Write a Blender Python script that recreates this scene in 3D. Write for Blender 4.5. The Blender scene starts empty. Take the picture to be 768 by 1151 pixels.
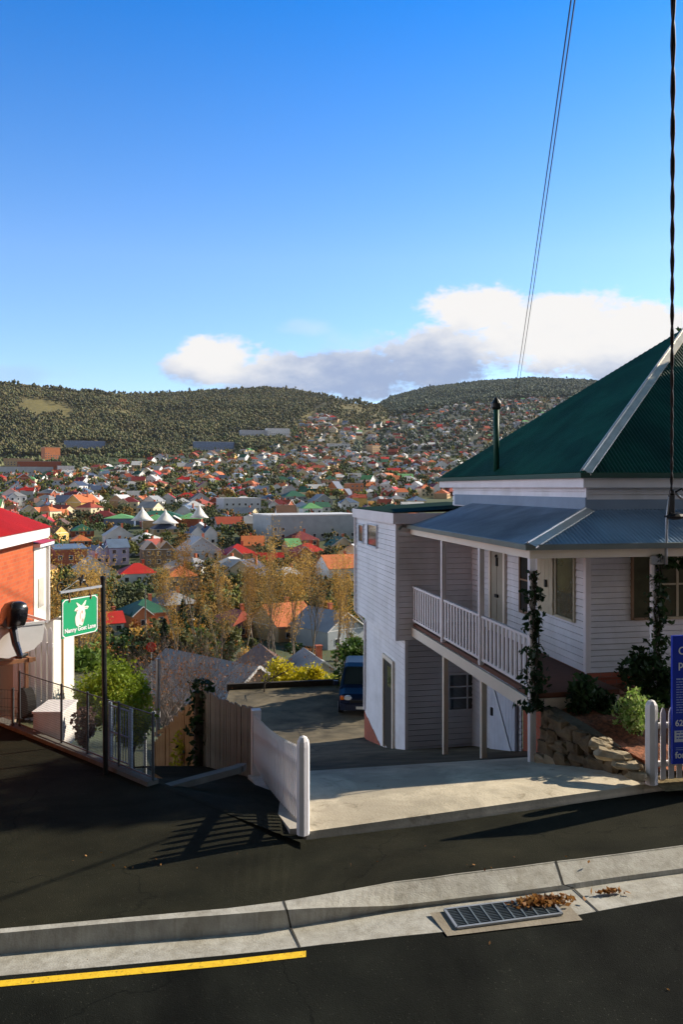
import bpy, math, random
import numpy as np
from mathutils import Vector, Matrix

random.seed(7)
RS = np.random.RandomState(11)
sc = bpy.context.scene
COL = sc.collection
F, CX, HY = 950.0, 384.0, 548.0          # survey constants: focal length in pixels, horizon row


def P(px, py, Y):
    """a surveyed bearing at a given distance -> world point"""
    return Vector(((px - CX) / F * Y, Y, (HY - py) / F * Y))


def G(px, py, z):
    """a surveyed bearing meeting the level z -> world point"""
    Y = F * z / (HY - py)
    return Vector(((px - CX) / F * Y, Y, z))


# ------------------------------------------------------------------ materials
def srgb(r, g, b):
    f = lambda c: (c / 255 / 12.92) if c / 255 <= 0.04045 else ((c / 255 + 0.055) / 1.055) ** 2.4
    return (f(r), f(g), f(b))


MATS = {}


def mat(name, col, rough=0.7, var=0.15, scale=3.0, bump=0.0, bscale=40.0, metal=0.0, spec=0.4, col2=None, stretch=None, attr=None, detail=5.0, sheen=None):
    if name in MATS:
        return MATS[name]
    m = bpy.data.materials.new(name)
    m.use_nodes = True
    nt = m.node_tree
    N, Lk = nt.nodes, nt.links
    b = N['Principled BSDF']
    b.inputs['Roughness'].default_value = rough
    b.inputs['Metallic'].default_value = metal
    b.inputs['Specular IOR Level'].default_value = spec
    tc = N.new('ShaderNodeTexCoord')
    mp = N.new('ShaderNodeMapping')
    Lk.new(tc.outputs['Object'], mp.inputs['Vector'])
    if stretch:
        mp.inputs['Scale'].default_value = stretch
    nz = N.new('ShaderNodeTexNoise')
    nz.inputs['Scale'].default_value = scale
    nz.inputs['Detail'].default_value = detail
    nz.inputs['Roughness'].default_value = 0.6
    Lk.new(mp.outputs[0], nz.inputs['Vector'])
    cr = N.new('ShaderNodeValToRGB')
    c1 = tuple(max(0, c * (1 - var)) for c in col)
    c2 = tuple(c * (1 + var) for c in (col2 or col))
    if col2:
        c1 = col
        c2 = col2
    cr.color_ramp.elements[0].position = 0.32
    cr.color_ramp.elements[1].position = 0.68
    cr.color_ramp.elements[0].color = (*c1, 1)
    cr.color_ramp.elements[1].color = (*c2, 1)
    Lk.new(nz.outputs['Fac'], cr.inputs['Fac'])
    out = cr.outputs['Color']
    if attr:
        a = N.new('ShaderNodeAttribute')
        a.attribute_name = attr
        mx = N.new('ShaderNodeMix')
        mx.data_type = 'RGBA'
        mx.blend_type = 'MULTIPLY'
        mx.inputs[0].default_value = 1.0
        Lk.new(out, mx.inputs[6])
        Lk.new(a.outputs['Color'], mx.inputs[7])
        out = mx.outputs[2]
    Lk.new(out, b.inputs['Base Color'])
    if bump:
        n2 = N.new('ShaderNodeTexNoise')
        n2.inputs['Scale'].default_value = bscale
        n2.inputs['Detail'].default_value = 4
        Lk.new(mp.outputs[0], n2.inputs['Vector'])
        bp = N.new('ShaderNodeBump')
        bp.inputs['Strength'].default_value = bump
        bp.inputs['Distance'].default_value = 0.02
        Lk.new(n2.outputs['Fac'], bp.inputs['Height'])
        Lk.new(bp.outputs[0], b.inputs['Normal'])
    MATS[name] = m
    return m


def brick_mat(name, c1, c2, mortar, scale=1.0, axis='x'):
    if name in MATS:
        return MATS[name]
    m = mat(name, c1, 0.85)
    nt = m.node_tree
    N, Lk = nt.nodes, nt.links
    b = N['Principled BSDF']
    tc = N.new('ShaderNodeTexCoord')
    sep = N.new('ShaderNodeSeparateXYZ')
    cmb = N.new('ShaderNodeCombineXYZ')
    Lk.new(tc.outputs['Object'], sep.inputs[0])
    ad = N.new('ShaderNodeMath')
    ad.operation = 'ADD'
    Lk.new(sep.outputs['X'], ad.inputs[0])
    Lk.new(sep.outputs['Y'], ad.inputs[1])
    Lk.new(ad.outputs[0], cmb.inputs[0])
    Lk.new(sep.outputs['Z'], cmb.inputs[1])
    br = N.new('ShaderNodeTexBrick')
    br.inputs['Color1'].default_value = (*c1, 1)
    br.inputs['Color2'].default_value = (*c2, 1)
    br.inputs['Mortar'].default_value = (*mortar, 1)
    br.inputs['Scale'].default_value = scale
    br.inputs['Brick Width'].default_value = 0.24
    br.inputs['Row Height'].default_value = 0.086
    br.inputs['Mortar Size'].default_value = 0.010
    Lk.new(cmb.outputs[0], br.inputs['Vector'])
    nz = N.new('ShaderNodeTexNoise')
    nz.inputs['Scale'].default_value = 1.2
    nz.inputs['Detail'].default_value = 6
    Lk.new(tc.outputs['Object'], nz.inputs['Vector'])
    mx = N.new('ShaderNodeMix')
    mx.data_type = 'RGBA'
    mx.blend_type = 'MULTIPLY'
    mx.inputs[0].default_value = 0.5
    Lk.new(br.outputs['Color'], mx.inputs[6])
    Lk.new(nz.outputs['Color'], mx.inputs[7])
    g = N.new('ShaderNodeHueSaturation')
    g.inputs['Value'].default_value = 1.5
    Lk.new(br.outputs['Color'], mx.inputs[6])
    nb = N.new('ShaderNodeRGBToBW')
    Lk.new(nz.outputs['Fac'], mx.inputs[7])
    Lk.new(mx.outputs[2], g.inputs['Color'])
    Lk.new(g.outputs[0], b.inputs['Base Color'])
    return m


def leaf_mat(name, cA, cB, scale=9.0):
    if name in MATS:
        return MATS[name]
    m = bpy.data.materials.new(name)
    m.use_nodes = True
    nt = m.node_tree
    N, Lk = nt.nodes, nt.links
    b = N['Principled BSDF']
    b.inputs['Roughness'].default_value = 0.6
    b.inputs['Specular IOR Level'].default_value = 0.25
    tc = N.new('ShaderNodeTexCoord')
    nz = N.new('ShaderNodeTexNoise')
    nz.inputs['Scale'].default_value = scale
    nz.inputs['Detail'].default_value = 3
    Lk.new(tc.outputs['Object'], nz.inputs['Vector'])
    oi = N.new('ShaderNodeObjectInfo')
    ad = N.new('ShaderNodeMath')
    ad.operation = 'MULTIPLY_ADD'
    Lk.new(oi.outputs['Random'], ad.inputs[0])
    ad.inputs[1].default_value = 0.36
    ad.inputs[2].default_value = -0.18
    a2 = N.new('ShaderNodeMath')
    a2.operation = 'ADD'
    Lk.new(nz.outputs['Fac'], a2.inputs[0])
    Lk.new(ad.outputs[0], a2.inputs[1])
    cr = N.new('ShaderNodeValToRGB')
    cr.color_ramp.elements[0].position = 0.3
    cr.color_ramp.elements[1].position = 0.7
    cr.color_ramp.elements[0].color = (*cA, 1)
    cr.color_ramp.elements[1].color = (*cB, 1)
    Lk.new(a2.outputs[0], cr.inputs['Fac'])
    Lk.new(cr.outputs[0], b.inputs['Base Color'])
    tr = N.new('ShaderNodeBsdfTranslucent')
    Lk.new(cr.outputs[0], tr.inputs['Color'])
    ms = N.new('ShaderNodeMixShader')
    ms.inputs[0].default_value = 0.35
    Lk.new(b.outputs[0], ms.inputs[1])
    Lk.new(tr.outputs[0], ms.inputs[2])
    Lk.new(ms.outputs[0], N['Material Output'].inputs['Surface'])
    MATS[name] = m
    return m


M_white = mat('white_paint', (0.74, 0.72, 0.74), 0.55, 0.07, 1.3, 0.06, 60)
M_whiteb = mat('white_boards', (0.72, 0.735, 0.78), 0.55, 0.07, 0.9, 0.05, 60, stretch=(1, 1, 3))
M_cream = mat('cream_trim', (0.74, 0.68, 0.58), 0.5, 0.06, 1.0)
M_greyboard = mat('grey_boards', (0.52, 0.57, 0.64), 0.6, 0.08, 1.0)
M_shutter = mat('beige_shutter', (0.46, 0.42, 0.30), 0.6, 0.08, 2)
M_doorpaint = mat('door_cream', (0.30, 0.28, 0.22), 0.6, 0.08, 2)
M_brownframe = mat('brown_frame', (0.24, 0.15, 0.09), 0.6, 0.1, 3)
M_deck = mat('deck_timber', (0.13, 0.05, 0.03), 0.7, 0.25, 4, stretch=(1, 8, 1))
M_green_iron = mat('green_roof_iron', (0.010, 0.088, 0.060), 0.5, 0.22, 0.8, spec=0.25)
M_blue_iron = mat('blue_grey_roof_iron', (0.26, 0.36, 0.48), 0.38, 0.12, 0.8, spec=0.6)
M_galv = mat('galvanised_cap', (0.62, 0.60, 0.55), 0.4, 0.15, 3, metal=0.3)
M_gutter = mat('gutter_paint', (0.16, 0.19, 0.18), 0.4, 0.1, 2)
M_green_gutter = mat('green_gutter', (0.012, 0.06, 0.045), 0.4, 0.1, 2)
M_brick = brick_mat('red_brick_plinth', (0.34, 0.085, 0.045), (0.27, 0.068, 0.038), (0.22, 0.10, 0.07))
M_brickL = brick_mat('orange_brick', (0.44, 0.085, 0.020), (0.34, 0.060, 0.016), (0.30, 0.10, 0.045))
M_redroof = mat('red_roof_iron', (0.42, 0.010, 0.008), 0.45, 0.2, 0.8)
M_glass = mat('dark_window_glass', (0.015, 0.02, 0.018), 0.06, 0.3, 1, spec=0.8)
M_blackmetal = mat('black_metal', (0.008, 0.009, 0.010), 0.45, 0.2, 8)
M_cable = mat('black_cable', (0.006, 0.006, 0.008), 0.6, 0.2, 8)
M_steel = mat('grey_steel', (0.30, 0.32, 0.34), 0.45, 0.15, 6, metal=0.4)
M_wire = mat('dark_wire', (0.07, 0.08, 0.09), 0.6, 0.1, 5)
M_fpost = mat('dull_steel_post', (0.055, 0.065, 0.075), 0.5, 0.15, 6)
M_oldkerb = mat('grimy_concrete', (0.08, 0.08, 0.075), 0.9, 0.3, 3, 0.4, 30, col2=(0.14, 0.14, 0.13), detail=8)
M_concrete = mat('concrete_slab', (0.38, 0.34, 0.27), 0.85, 0.25, 1.6, 0.35, 30, col2=(0.48, 0.435, 0.35), detail=9)
M_kerb = mat('kerb_concrete', (0.28, 0.275, 0.255), 0.85, 0.2, 5, 0.3, 50, col2=(0.38, 0.375, 0.35), detail=9)
M_joint = mat('dark_joint', (0.03, 0.028, 0.025), 0.9)
M_yellow = mat('yellow_road_paint', (0.66, 0.40, 0.006), 0.7, 0.2, 14, 0.2, 60, col2=(0.80, 0.53, 0.02), detail=8)
M_mulch = mat('brown_mulch', (0.06, 0.022, 0.012), 0.95, 0.4, 14, 1.0, 30, col2=(0.34, 0.115, 0.05), detail=8)
M_soil = mat('soil', (0.035, 0.028, 0.018), 0.95, 0.4, 5, 0.6, 20, col2=(0.07, 0.055, 0.03))
M_verge = mat('dry_grass_verge', (0.10, 0.075, 0.03), 0.95, 0.4, 9, 0.9, 40, col2=(0.22, 0.17, 0.08))
M_grey_wood = mat('weathered_palings', (0.115, 0.11, 0.10), 0.85, 0.3, 5, 0.4, 30, col2=(0.24, 0.225, 0.20), stretch=(6, 6, 0.6))
M_brown_wood = mat('brown_palings', (0.24, 0.13, 0.05), 0.85, 0.3, 5, 0.4, 30, col2=(0.40, 0.25, 0.11), stretch=(6, 6, 0.6))
M_bark = mat('tree_bark', (0.06, 0.048, 0.038), 0.9, 0.3, 8, 0.6, 30)
M_twig = mat('pale_twigs', (0.20, 0.16, 0.12), 0.85, 0.3, 6)
M_lilactwig = mat('grey_brown_twigs', (0.15, 0.115, 0.10), 0.85, 0.3, 6)
M_stone = mat('field_stone', (0.06, 0.042, 0.025), 0.9, 0.3, 3.0, 0.9, 12, col2=(0.19, 0.14, 0.08), detail=8)
M_stone2 = mat('pale_field_stone', (0.25, 0.20, 0.13), 0.9, 0.3, 4.0, 0.8, 12, col2=(0.46, 0.38, 0.26), detail=8)
M_signgreen = mat('sign_green', (0.0, 0.30, 0.12), 0.4, 0.05, 3)
M_signblue = mat('sign_blue', (0.006, 0.035, 0.45), 0.4, 0.05, 1)
M_signwhite = mat('sign_white', (0.78, 0.78, 0.80), 0.5, 0.03, 3)
M_signpale = mat('sign_pale_blue', (0.35, 0.45, 0.75), 0.5, 0.05, 3)
M_goat = mat('goat_white', (0.80, 0.74, 0.66), 0.6, 0.12, 30)
M_goatpink = mat('goat_shade_pink', (0.55, 0.36, 0.30), 0.6, 0.1, 30)
M_alu = mat('boat_aluminium', (0.74, 0.74, 0.74), 0.5, 0.08, 2)
M_motor = mat('outboard_black', (0.012, 0.013, 0.018), 0.25, 0.1, 2, spec=0.7)
M_carblue = mat('car_blue_paint', (0.002, 0.007, 0.026), 0.35, 0.05, 1, spec=0.25)
M_rubber = mat('tyre_rubber', (0.012, 0.012, 0.012), 0.9)
M_lampglass = mat('headlight_lens', (0.55, 0.58, 0.6), 0.1, 0.05, 3, spec=0.8)
M_orange = mat('indicator_orange', (0.75, 0.16, 0.01), 0.25, 0.05, 3)
M_plate = mat('plate_white', (0.7, 0.7, 0.66), 0.5)
M_rust = mat('rusty_iron', (0.25, 0.12, 0.06), 0.8, 0.4, 3)

L_green = leaf_mat('leaf_bright_green', (0.16, 0.24, 0.02), (0.50, 0.50, 0.04), 2.5)
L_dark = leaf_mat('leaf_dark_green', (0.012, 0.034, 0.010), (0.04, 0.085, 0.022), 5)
L_mid = leaf_mat('leaf_mid_green', (0.05, 0.11, 0.018), (0.13, 0.20, 0.03), 0.6)
L_olive = leaf_mat('leaf_olive', (0.06, 0.075, 0.022), (0.15, 0.15, 0.05), 0.5)
L_lime = leaf_mat('leaf_lime', (0.18, 0.24, 0.02), (0.38, 0.38, 0.03), 0.6)
L_gold = leaf_mat('leaf_golden', (0.30, 0.15, 0.025), (0.55, 0.34, 0.08), 0.5)
L_rustleaf = leaf_mat('leaf_rust', (0.20, 0.055, 0.010), (0.34, 0.14, 0.02), 0.6)
L_yellow = leaf_mat('leaf_yellow', (0.42, 0.36, 0.01), (0.72, 0.62, 0.03), 2.0)
L_pale = leaf_mat('leaf_pale_variegated', (0.16, 0.28, 0.04), (0.66, 0.68, 0.32), 14)
L_conifer = leaf_mat('leaf_conifer', (0.015, 0.035, 0.016), (0.035, 0.07, 0.026), 0.7)
L_purple = leaf_mat('leaf_dull_purple', (0.06, 0.035, 0.03), (0.17, 0.11, 0.09), 4)
L_litter = leaf_mat('dead_leaf', (0.12, 0.035, 0.012), (0.45, 0.24, 0.07), 18)


def asphalt(name, base, base2, speck):
    m = mat(name, base, 0.95, 0.3, 1.1, 0.5, 90, col2=base2, detail=10, spec=0.06)
    nt = m.node_tree
    N, Lk = nt.nodes, nt.links
    b = N['Principled BSDF']
    src = b.inputs['Base Color'].links[0].from_socket
    tc = N.new('ShaderNodeTexCoord')
    vo = N.new('ShaderNodeTexVoronoi')
    vo.inputs['Scale'].default_value = 38
    Lk.new(tc.outputs['Object'], vo.inputs['Vector'])
    lt = N.new('ShaderNodeValToRGB')
    lt.color_ramp.elements[0].position = 0.0
    lt.color_ramp.elements[1].position = 0.22
    lt.color_ramp.elements[0].color = (1, 1, 1, 1)
    lt.color_ramp.elements[1].color = (0, 0, 0, 1)
    Lk.new(vo.outputs['Distance'], lt.inputs['Fac'])
    wn = N.new('ShaderNodeTexNoise')
    wn.inputs['Scale'].default_value = 23
    Lk.new(tc.outputs['Object'], wn.inputs['Vector'])
    th = N.new('ShaderNodeMath')
    th.operation = 'GREATER_THAN'
    th.inputs[1].default_value = 0.57
    Lk.new(wn.outputs['Fac'], th.inputs[0])
    mu = N.new('ShaderNodeMath')
    mu.operation = 'MULTIPLY'
    Lk.new(lt.outputs[0], mu.inputs[0])
    Lk.new(th.outputs[0], mu.inputs[1])
    mx = N.new('ShaderNodeMix')
    mx.data_type = 'RGBA'
    Lk.new(mu.outputs[0], mx.inputs[0])
    Lk.new(src, mx.inputs[6])
    mx.inputs[7].default_value = (*speck, 1)
    # fine branching cracks
    v2 = N.new('ShaderNodeTexVoronoi')
    v2.feature = 'DISTANCE_TO_EDGE'
    v2.inputs['Scale'].default_value = .27
    wv = N.new('ShaderNodeTexNoise')
    wv.inputs['Scale'].default_value = 2.2
    wv.inputs['Detail'].default_value = 6
    Lk.new(tc.outputs['Object'], wv.inputs['Vector'])
    am = N.new('ShaderNodeMix')
    am.data_type = 'RGBA'
    am.blend_type = 'LINEAR_LIGHT'
    am.inputs[0].default_value = .35
    Lk.new(tc.outputs['Object'], am.inputs[6])
    Lk.new(wv.outputs['Color'], am.inputs[7])
    Lk.new(am.outputs[2], v2.inputs['Vector'])
    lt2 = N.new('ShaderNodeMath')
    lt2.operation = 'LESS_THAN'
    lt2.inputs[1].default_value = .0028
    Lk.new(v2.outputs['Distance'], lt2.inputs[0])
    m2 = N.new('ShaderNodeMix')
    m2.data_type = 'RGBA'
    Lk.new(lt2.outputs[0], m2.inputs[0])
    Lk.new(mx.outputs[2], m2.inputs[6])
    m2.inputs[7].default_value = (base[0] * .85, base[1] * .85, base[2] * .85, 1)
    Lk.new(m2.outputs[2], b.inputs['Base Color'])
    return m


def stains(m, scale, lo, hi, dark, light, stretch=(1, 1, 1)):
    nt = m.node_tree
    N, Lk = nt.nodes, nt.links
    b = N['Principled BSDF']
    src = b.inputs['Base Color'].links[0].from_socket
    tc = N.new('ShaderNodeTexCoord')
    mp = N.new('ShaderNodeMapping')
    mp.inputs['Scale'].default_value = stretch
    Lk.new(tc.outputs['Object'], mp.inputs['Vector'])
    nz = N.new('ShaderNodeTexNoise')
    nz.inputs['Scale'].default_value = scale
    nz.inputs['Detail'].default_value = 7
    nz.inputs['Roughness'].default_value = .65
    nz.inputs['Distortion'].default_value = .6
    Lk.new(mp.outputs[0], nz.inputs['Vector'])
    cr = N.new('ShaderNodeValToRGB')
    cr.color_ramp.elements[0].position = lo
    cr.color_ramp.elements[1].position = hi
    cr.color_ramp.elements[0].color = (*dark, 1)
    cr.color_ramp.elements[1].color = (*light, 1)
    Lk.new(nz.outputs['Fac'], cr.inputs['Fac'])
    mx = N.new('ShaderNodeMix')
    mx.data_type = 'RGBA'
    mx.blend_type = 'MULTIPLY'
    mx.inputs[0].default_value = 1
    Lk.new(src, mx.inputs[6])
    Lk.new(cr.outputs[0], mx.inputs[7])
    Lk.new(mx.outputs[2], b.inputs['Base Color'])


M_road = asphalt('road_asphalt', (0.0062, 0.0074, 0.0064), (0.0115, 0.0130, 0.0110), (0.11, 0.11, 0.095))
M_path = asphalt('footpath_asphalt', (0.0125, 0.0135, 0.0095), (0.021, 0.021, 0.0145), (0.10, 0.095, 0.075))

stains(M_road, .55, .38, .62, (.55, .55, .55), (1.35, 1.33, 1.28), (1, .45, 1))
stains(M_path, .7, .36, .64, (.62, .62, .60), (1.3, 1.28, 1.22), (.6, 1, 1))
stains(M_concrete, .55, .40, .60, (.80, .79, .76), (1.42, 1.41, 1.37), (1, .6, 1))
stains(M_concrete, 3.2, .30, .42, (.62, .60, .56), (1, 1, 1))
stains(M_kerb, 5.0, .34, .56, (.82, .80, .76), (1.06, 1.06, 1.05), (2.2, 2.2, .15))
stains(M_kerb, 1.1, .36, .60, (.84, .82, .78), (1.08, 1.08, 1.08), (1.6, 1, 1))
stains(M_yellow, 20, .30, .44, (.22, .20, .5), (1, 1, 1))
stains(M_whiteb, 1.1, .32, .55, (.86, .86, .84), (1.02, 1.02, 1.02), (1, 1, .35))
stains(M_green_iron, .8, .38, .62, (.75, .78, .8), (1.2, 1.18, 1.15))
stains(M_blue_iron, .8, .38, .62, (.8, .8, .82), (1.12, 1.12, 1.1))


# ------------------------------------------------------------------ mesh builder
class MB:
    def __init__(s):
        s.v, s.f = [], []

    def quad(s, a, b, c, d):
        n = len(s.v)
        s.v += [tuple(a), tuple(b), tuple(c), tuple(d)]
        s.f.append((n, n + 1, n + 2, n + 3))
        return s

    def poly(s, pts):
        n = len(s.v)
        s.v += [tuple(p) for p in pts]
        s.f.append(tuple(range(n, n + len(pts))))
        return s

    def box(s, x0, x1, y0, y1, z0, z1):
        n = len(s.v)
        s.v += [(x, y, z) for z in (z0, z1) for y in (y0, y1) for x in (x0, x1)]
        for q in ((0, 2, 3, 1), (4, 5, 7, 6), (0, 1, 5, 4), (1, 3, 7, 5), (3, 2, 6, 7), (2, 0, 4, 6)):
            s.f.append(tuple(n + i for i in q))
        return s

    def bevbox(s, x0, x1, y0, y1, z0, z1, b=0.01):
        """a box with chamfered upright edges and top"""
        pts = [(x0 + b, y0), (x1 - b, y0), (x1, y0 + b), (x1, y1 - b), (x1 - b, y1), (x0 + b, y1), (x0, y1 - b), (x0, y0 + b)]
        return s.prism(pts, z0, z1)

    def prism(s, pts, z0, z1):
        n, k = len(s.v), len(pts)
        s.v += [(x, y, z0) for x, y in pts] + [(x, y, z1) for x, y in pts]
        s.f.append(tuple(n + i for i in reversed(range(k))))
        s.f.append(tuple(n + k + i for i in range(k)))
        for i in range(k):
            j = (i + 1) % k
            s.f.append((n + i, n + j, n + k + j, n + k + i))
        return s

    def bar(s, a, b, w, h=None, up=(0, 0, 1)):
        """a rectangular bar from a to b, w wide, h high"""
        a, b = Vector(a), Vector(b)
        h = h or w
        d = (b - a).normalized()
        x = d.cross(Vector(up))
        if x.length < 1e-4:
            x = d.cross(Vector((0, 1, 0)))
        x.normalize()
        y = x.cross(d)
        n = len(s.v)
        for p in (a, b):
            for i, j in ((-1, -1), (1, -1), (1, 1), (-1, 1)):
                s.v.append(tuple(p + x * (i * w / 2) + y * (j * h / 2)))
        for q in ((3, 2, 1, 0), (4, 5, 6, 7), (0, 1, 5, 4), (1, 2, 6, 5), (2, 3, 7, 6), (3, 0, 4, 7)):
            s.f.append(tuple(n + i for i in q))
        return s

    def tube(s, pts, rads, k=8, caps=True):
        pts = [Vector(p) for p in pts]
        if not hasattr(rads, '__len__'):
            rads = [rads] * len(pts)
        n0 = len(s.v)
        ref = None
        for i, p in enumerate(pts):
            d = (pts[min(i + 1, len(pts) - 1)] - pts[max(i - 1, 0)])
            if d.length < 1e-9:
                d = Vector((0, 0, 1))
            d.normalize()
            if ref is None or abs(ref.dot(d)) > 0.95:
                ref = Vector((1, 0, 0)) if abs(d.x) < 0.8 else Vector((0, 1, 0))
            x = (ref - d * ref.dot(d)).normalized()
            y = d.cross(x)
            ref = x
            for j in range(k):
                a = 2 * math.pi * j / k
                s.v.append(tuple(p + (x * math.cos(a) + y * math.sin(a)) * rads[i]))
        for i in range(len(pts) - 1):
            for j in range(k):
                a, b = n0 + i * k + j, n0 + i * k + (j + 1) % k
                s.f.append((a, b, b + k, a + k))
        if caps:
            s.f.append(tuple(n0 + j for j in reversed(range(k))))
            e = n0 + (len(pts) - 1) * k
            s.f.append(tuple(e + j for j in range(k)))
        return s

    def lathe(s, c, prof, k=16):
        """prof: (r, z) pairs round the upright axis through c"""
        return s.loft([[(c[0] + r * math.cos(2 * math.pi * j / k), c[1] + r * math.sin(2 * math.pi * j / k), c[2] + z) for j in range(k)] for r, z in prof])

    def loft(s, rings, caps=True, closed=True):
        n0, k = len(s.v), len(rings[0])
        for r in rings:
            s.v += [tuple(p) for p in r]
        for i in range(len(rings) - 1):
            for j in range(k if closed else k - 1):
                a, b = n0 + i * k + j, n0 + i * k + (j + 1) % k
                s.f.append((a, b, b + k, a + k))
        if caps and closed:
            s.f.append(tuple(n0 + j for j in reversed(range(k))))
            e = n0 + (len(rings) - 1) * k
            s.f.append(tuple(e + j for j in range(k)))
        return s

    def leaves(s, pts, size, flat=0.0, var=0.5, rs=RS, long=1.0):
        """one leaf-sized face at each point"""
        pts = np.asarray(pts, float)
        k = len(pts)
        if k == 0:
            return s
        a = rs.normal(size=(k, 3))
        a[:, 2] *= (1 - flat)
        a /= np.linalg.norm(a, axis=1)[:, None] + 1e-9
        b = rs.normal(size=(k, 3))
        b -= a * (a * b).sum(1)[:, None]
        b /= np.linalg.norm(b, axis=1)[:, None] + 1e-9
        sz = size * (1 + var * (rs.rand(k) * 2 - 1))[:, None]
        V = np.stack([pts - a * sz * long, pts - b * sz * 0.55, pts + a * sz * long, pts + b * sz * 0.55], 1).reshape(-1, 3)
        n = len(s.v)
        s.v += [tuple(x) for x in V]
        s.f += [(n + 4 * i, n + 4 * i + 1, n + 4 * i + 2, n + 4 * i + 3) for i in range(k)]
        return s

    def mesh(s, name, *mats):
        me = bpy.data.meshes.new(name)
        me.from_pydata(s.v, [], s.f)
        for m in mats:
            me.materials.append(m)
        me.update()
        return me


def link(name, me, parent=None, loc=(0, 0, 0), rz=0.0):
    o = bpy.data.objects.new(name, me)
    COL.objects.link(o)
    o.parent = parent
    o.location = loc
    o.rotation_euler = (0, 0, rz)
    return o


def part(name, mb, m, parent, loc=(0, 0, 0), rz=0.0, smooth=False):
    me = mb.mesh(name, m)
    if smooth:
        me.shade_smooth()
    return link(name, me, parent, loc, rz)


def tag(o, label, cat, group=None):
    o['label'] = label
    o['category'] = cat
    if group:
        o['group'] = group
    return o


def thing(name, label, cat, loc=(0, 0, 0), rz=0.0, group=None):
    return tag(link(name, None, None, loc, rz), label, cat, group)


def single(name, mb, m, label, cat, group=None, loc=(0, 0, 0), rz=0.0, smooth=False):
    return tag(part(name, mb, m, None, loc, rz, smooth), label, cat, group)


def struct(name, mb, m, kind='structure', smooth=False):
    o = part(name, mb, m, None, smooth=smooth)
    o['kind'] = kind
    return o


def copy_tree(o, loc, rz=None, scale=None):
    c = o.copy()
    COL.objects.link(c)
    c.location = loc
    if rz is not None:
        c.rotation_euler = (0, 0, rz)
    if scale is not None:
        c.scale = scale if hasattr(scale, '__len__') else (scale,) * 3
    for ch in CH.get(o.name, []):
        d = ch.copy()
        COL.objects.link(d)
        d.parent = c
        for g in CH.get(ch.name, []):
            e = g.copy()
            COL.objects.link(e)
            e.parent = d
    return c


CH = {}


def remember(root):
    """note a prototype's parts so that copies are quick"""
    for o in bpy.data.objects:
        if o.parent is not None:
            CH.setdefault(o.parent.name, [])
            if o not in CH[o.parent.name]:
                CH[o.parent.name].append(o)


def text_part(name, body, size, m, parent, mtx, align='LEFT', extrude=0.002, bold=0.0):
    cu = bpy.data.curves.new(name, 'FONT')
    cu.body = body
    cu.size = size
    cu.extrude = extrude
    cu.offset = bold
    cu.align_x = align
    cu.materials.append(m)
    tmp = bpy.data.objects.new(name, cu)
    COL.objects.link(tmp)
    me = bpy.data.meshes.new_from_object(tmp.evaluated_get(bpy.context.evaluated_depsgraph_get()))
    bpy.data.objects.remove(tmp)
    me.name = name
    o = link(name, me, parent)
    o.matrix_local = mtx
    return o


# ------------------------------------------------------------------ terrain
PY_ = [0, 10, 16, 20, 28, 36, 45, 60, 80, 110, 150, 200, 250, 330, 450, 600, 800, 1000, 1200, 1500, 2000, 3000, 4500]
PZ_ = [-6.6, -6.6, -6.6, -7.6, -9.6, -10.9, -13.2, -17.2, -21.6, -26.2, -30.2, -32.0, -28.0, -21.6, -14.5, -4.5, 9, 26, 46, 76, 100, 100, 60]
SKY = {  # ridge bearing -> elevation row, ridge distance, foot distance
    'west': ([-900, -300, 0, 60, 120, 150, 180, 205, 240], [440, 430, 434, 440, 446, 456, 480, 500, 530], 1900, 1150),
    'main': ([-900, -300, 0, 100, 170, 250, 300, 340, 370, 410, 450], [450, 445, 446, 445, 445, 441, 438, 442, 448, 466, 500], 2500, 1250),
    'spur': ([300, 330, 352, 375, 400, 425, 445, 470, 500], [520, 474, 456, 449, 453, 458, 468, 488, 520], 2050, 1300),
    'far': ([300, 380, 425, 440, 480, 540, 600, 660, 768, 1200, 1800], [500, 470, 457, 448, 438, 431, 427, 430, 436, 450, 470], 3400, 1150),
}


def vnoise(x, y, s=0):
    return (np.sin(x * 1.7 + 1.3 * s + 1.1 * np.sin(y * 1.3 + s)) + np.sin(y * 2.1 + 2.1 * s + 1.3 * np.sin(x * 0.9 - s)) + 0.5 * np.sin(x * 3.9 + y * 3.1 + s)) / 2.5


def terrain(X, Y):
    X, Y = np.asarray(X, float), np.asarray(Y, float)
    Yc = np.maximum(Y, 1.0)
    px = CX + F * X / np.maximum(Yc, 20)
    z = np.interp(Yc, PY_, PZ_)
    z = z + np.clip((Yc - 60) / 200, 0, 1) * 0.9 * vnoise(X / 45, Y / 60, 1)
    hid = np.zeros_like(z)
    for i, k in enumerate(('west', 'main', 'spur', 'far')):
        bx, by, Yr, Y0 = SKY[k]
        yy = np.interp(px, bx, by)
        zr = (HY - yy) / F * Yr
        z0 = np.interp(Y0, PY_, PZ_)
        u = np.clip((Yc - Y0) / (Yr - Y0), 0, 1)
        up = z0 + (zr - z0) * (u ** 0.95)
        dn = zr - np.clip(Yc - Yr, 0, None) * 0.30
        h = np.where(Yc < Yr, up, dn) + 7 * vnoise(X / 130, Y / 170, i + 3) * np.clip(u * 4, 0, 1) * np.clip((1 - u) * 3, 0.15, 1)
        h = np.where(Yc < Y0, -999, h)
        hid = np.where(h > z, i + 1, hid)
        z = np.maximum(z, h)
    return z, hid


def tz(x, y):
    return float(terrain(x, y)[0])


_YS = np.concatenate([np.linspace(16, 60, 90), np.linspace(61, 400, 340), np.linspace(402, 1600, 500), np.linspace(1605, 3600, 400)])


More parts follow.
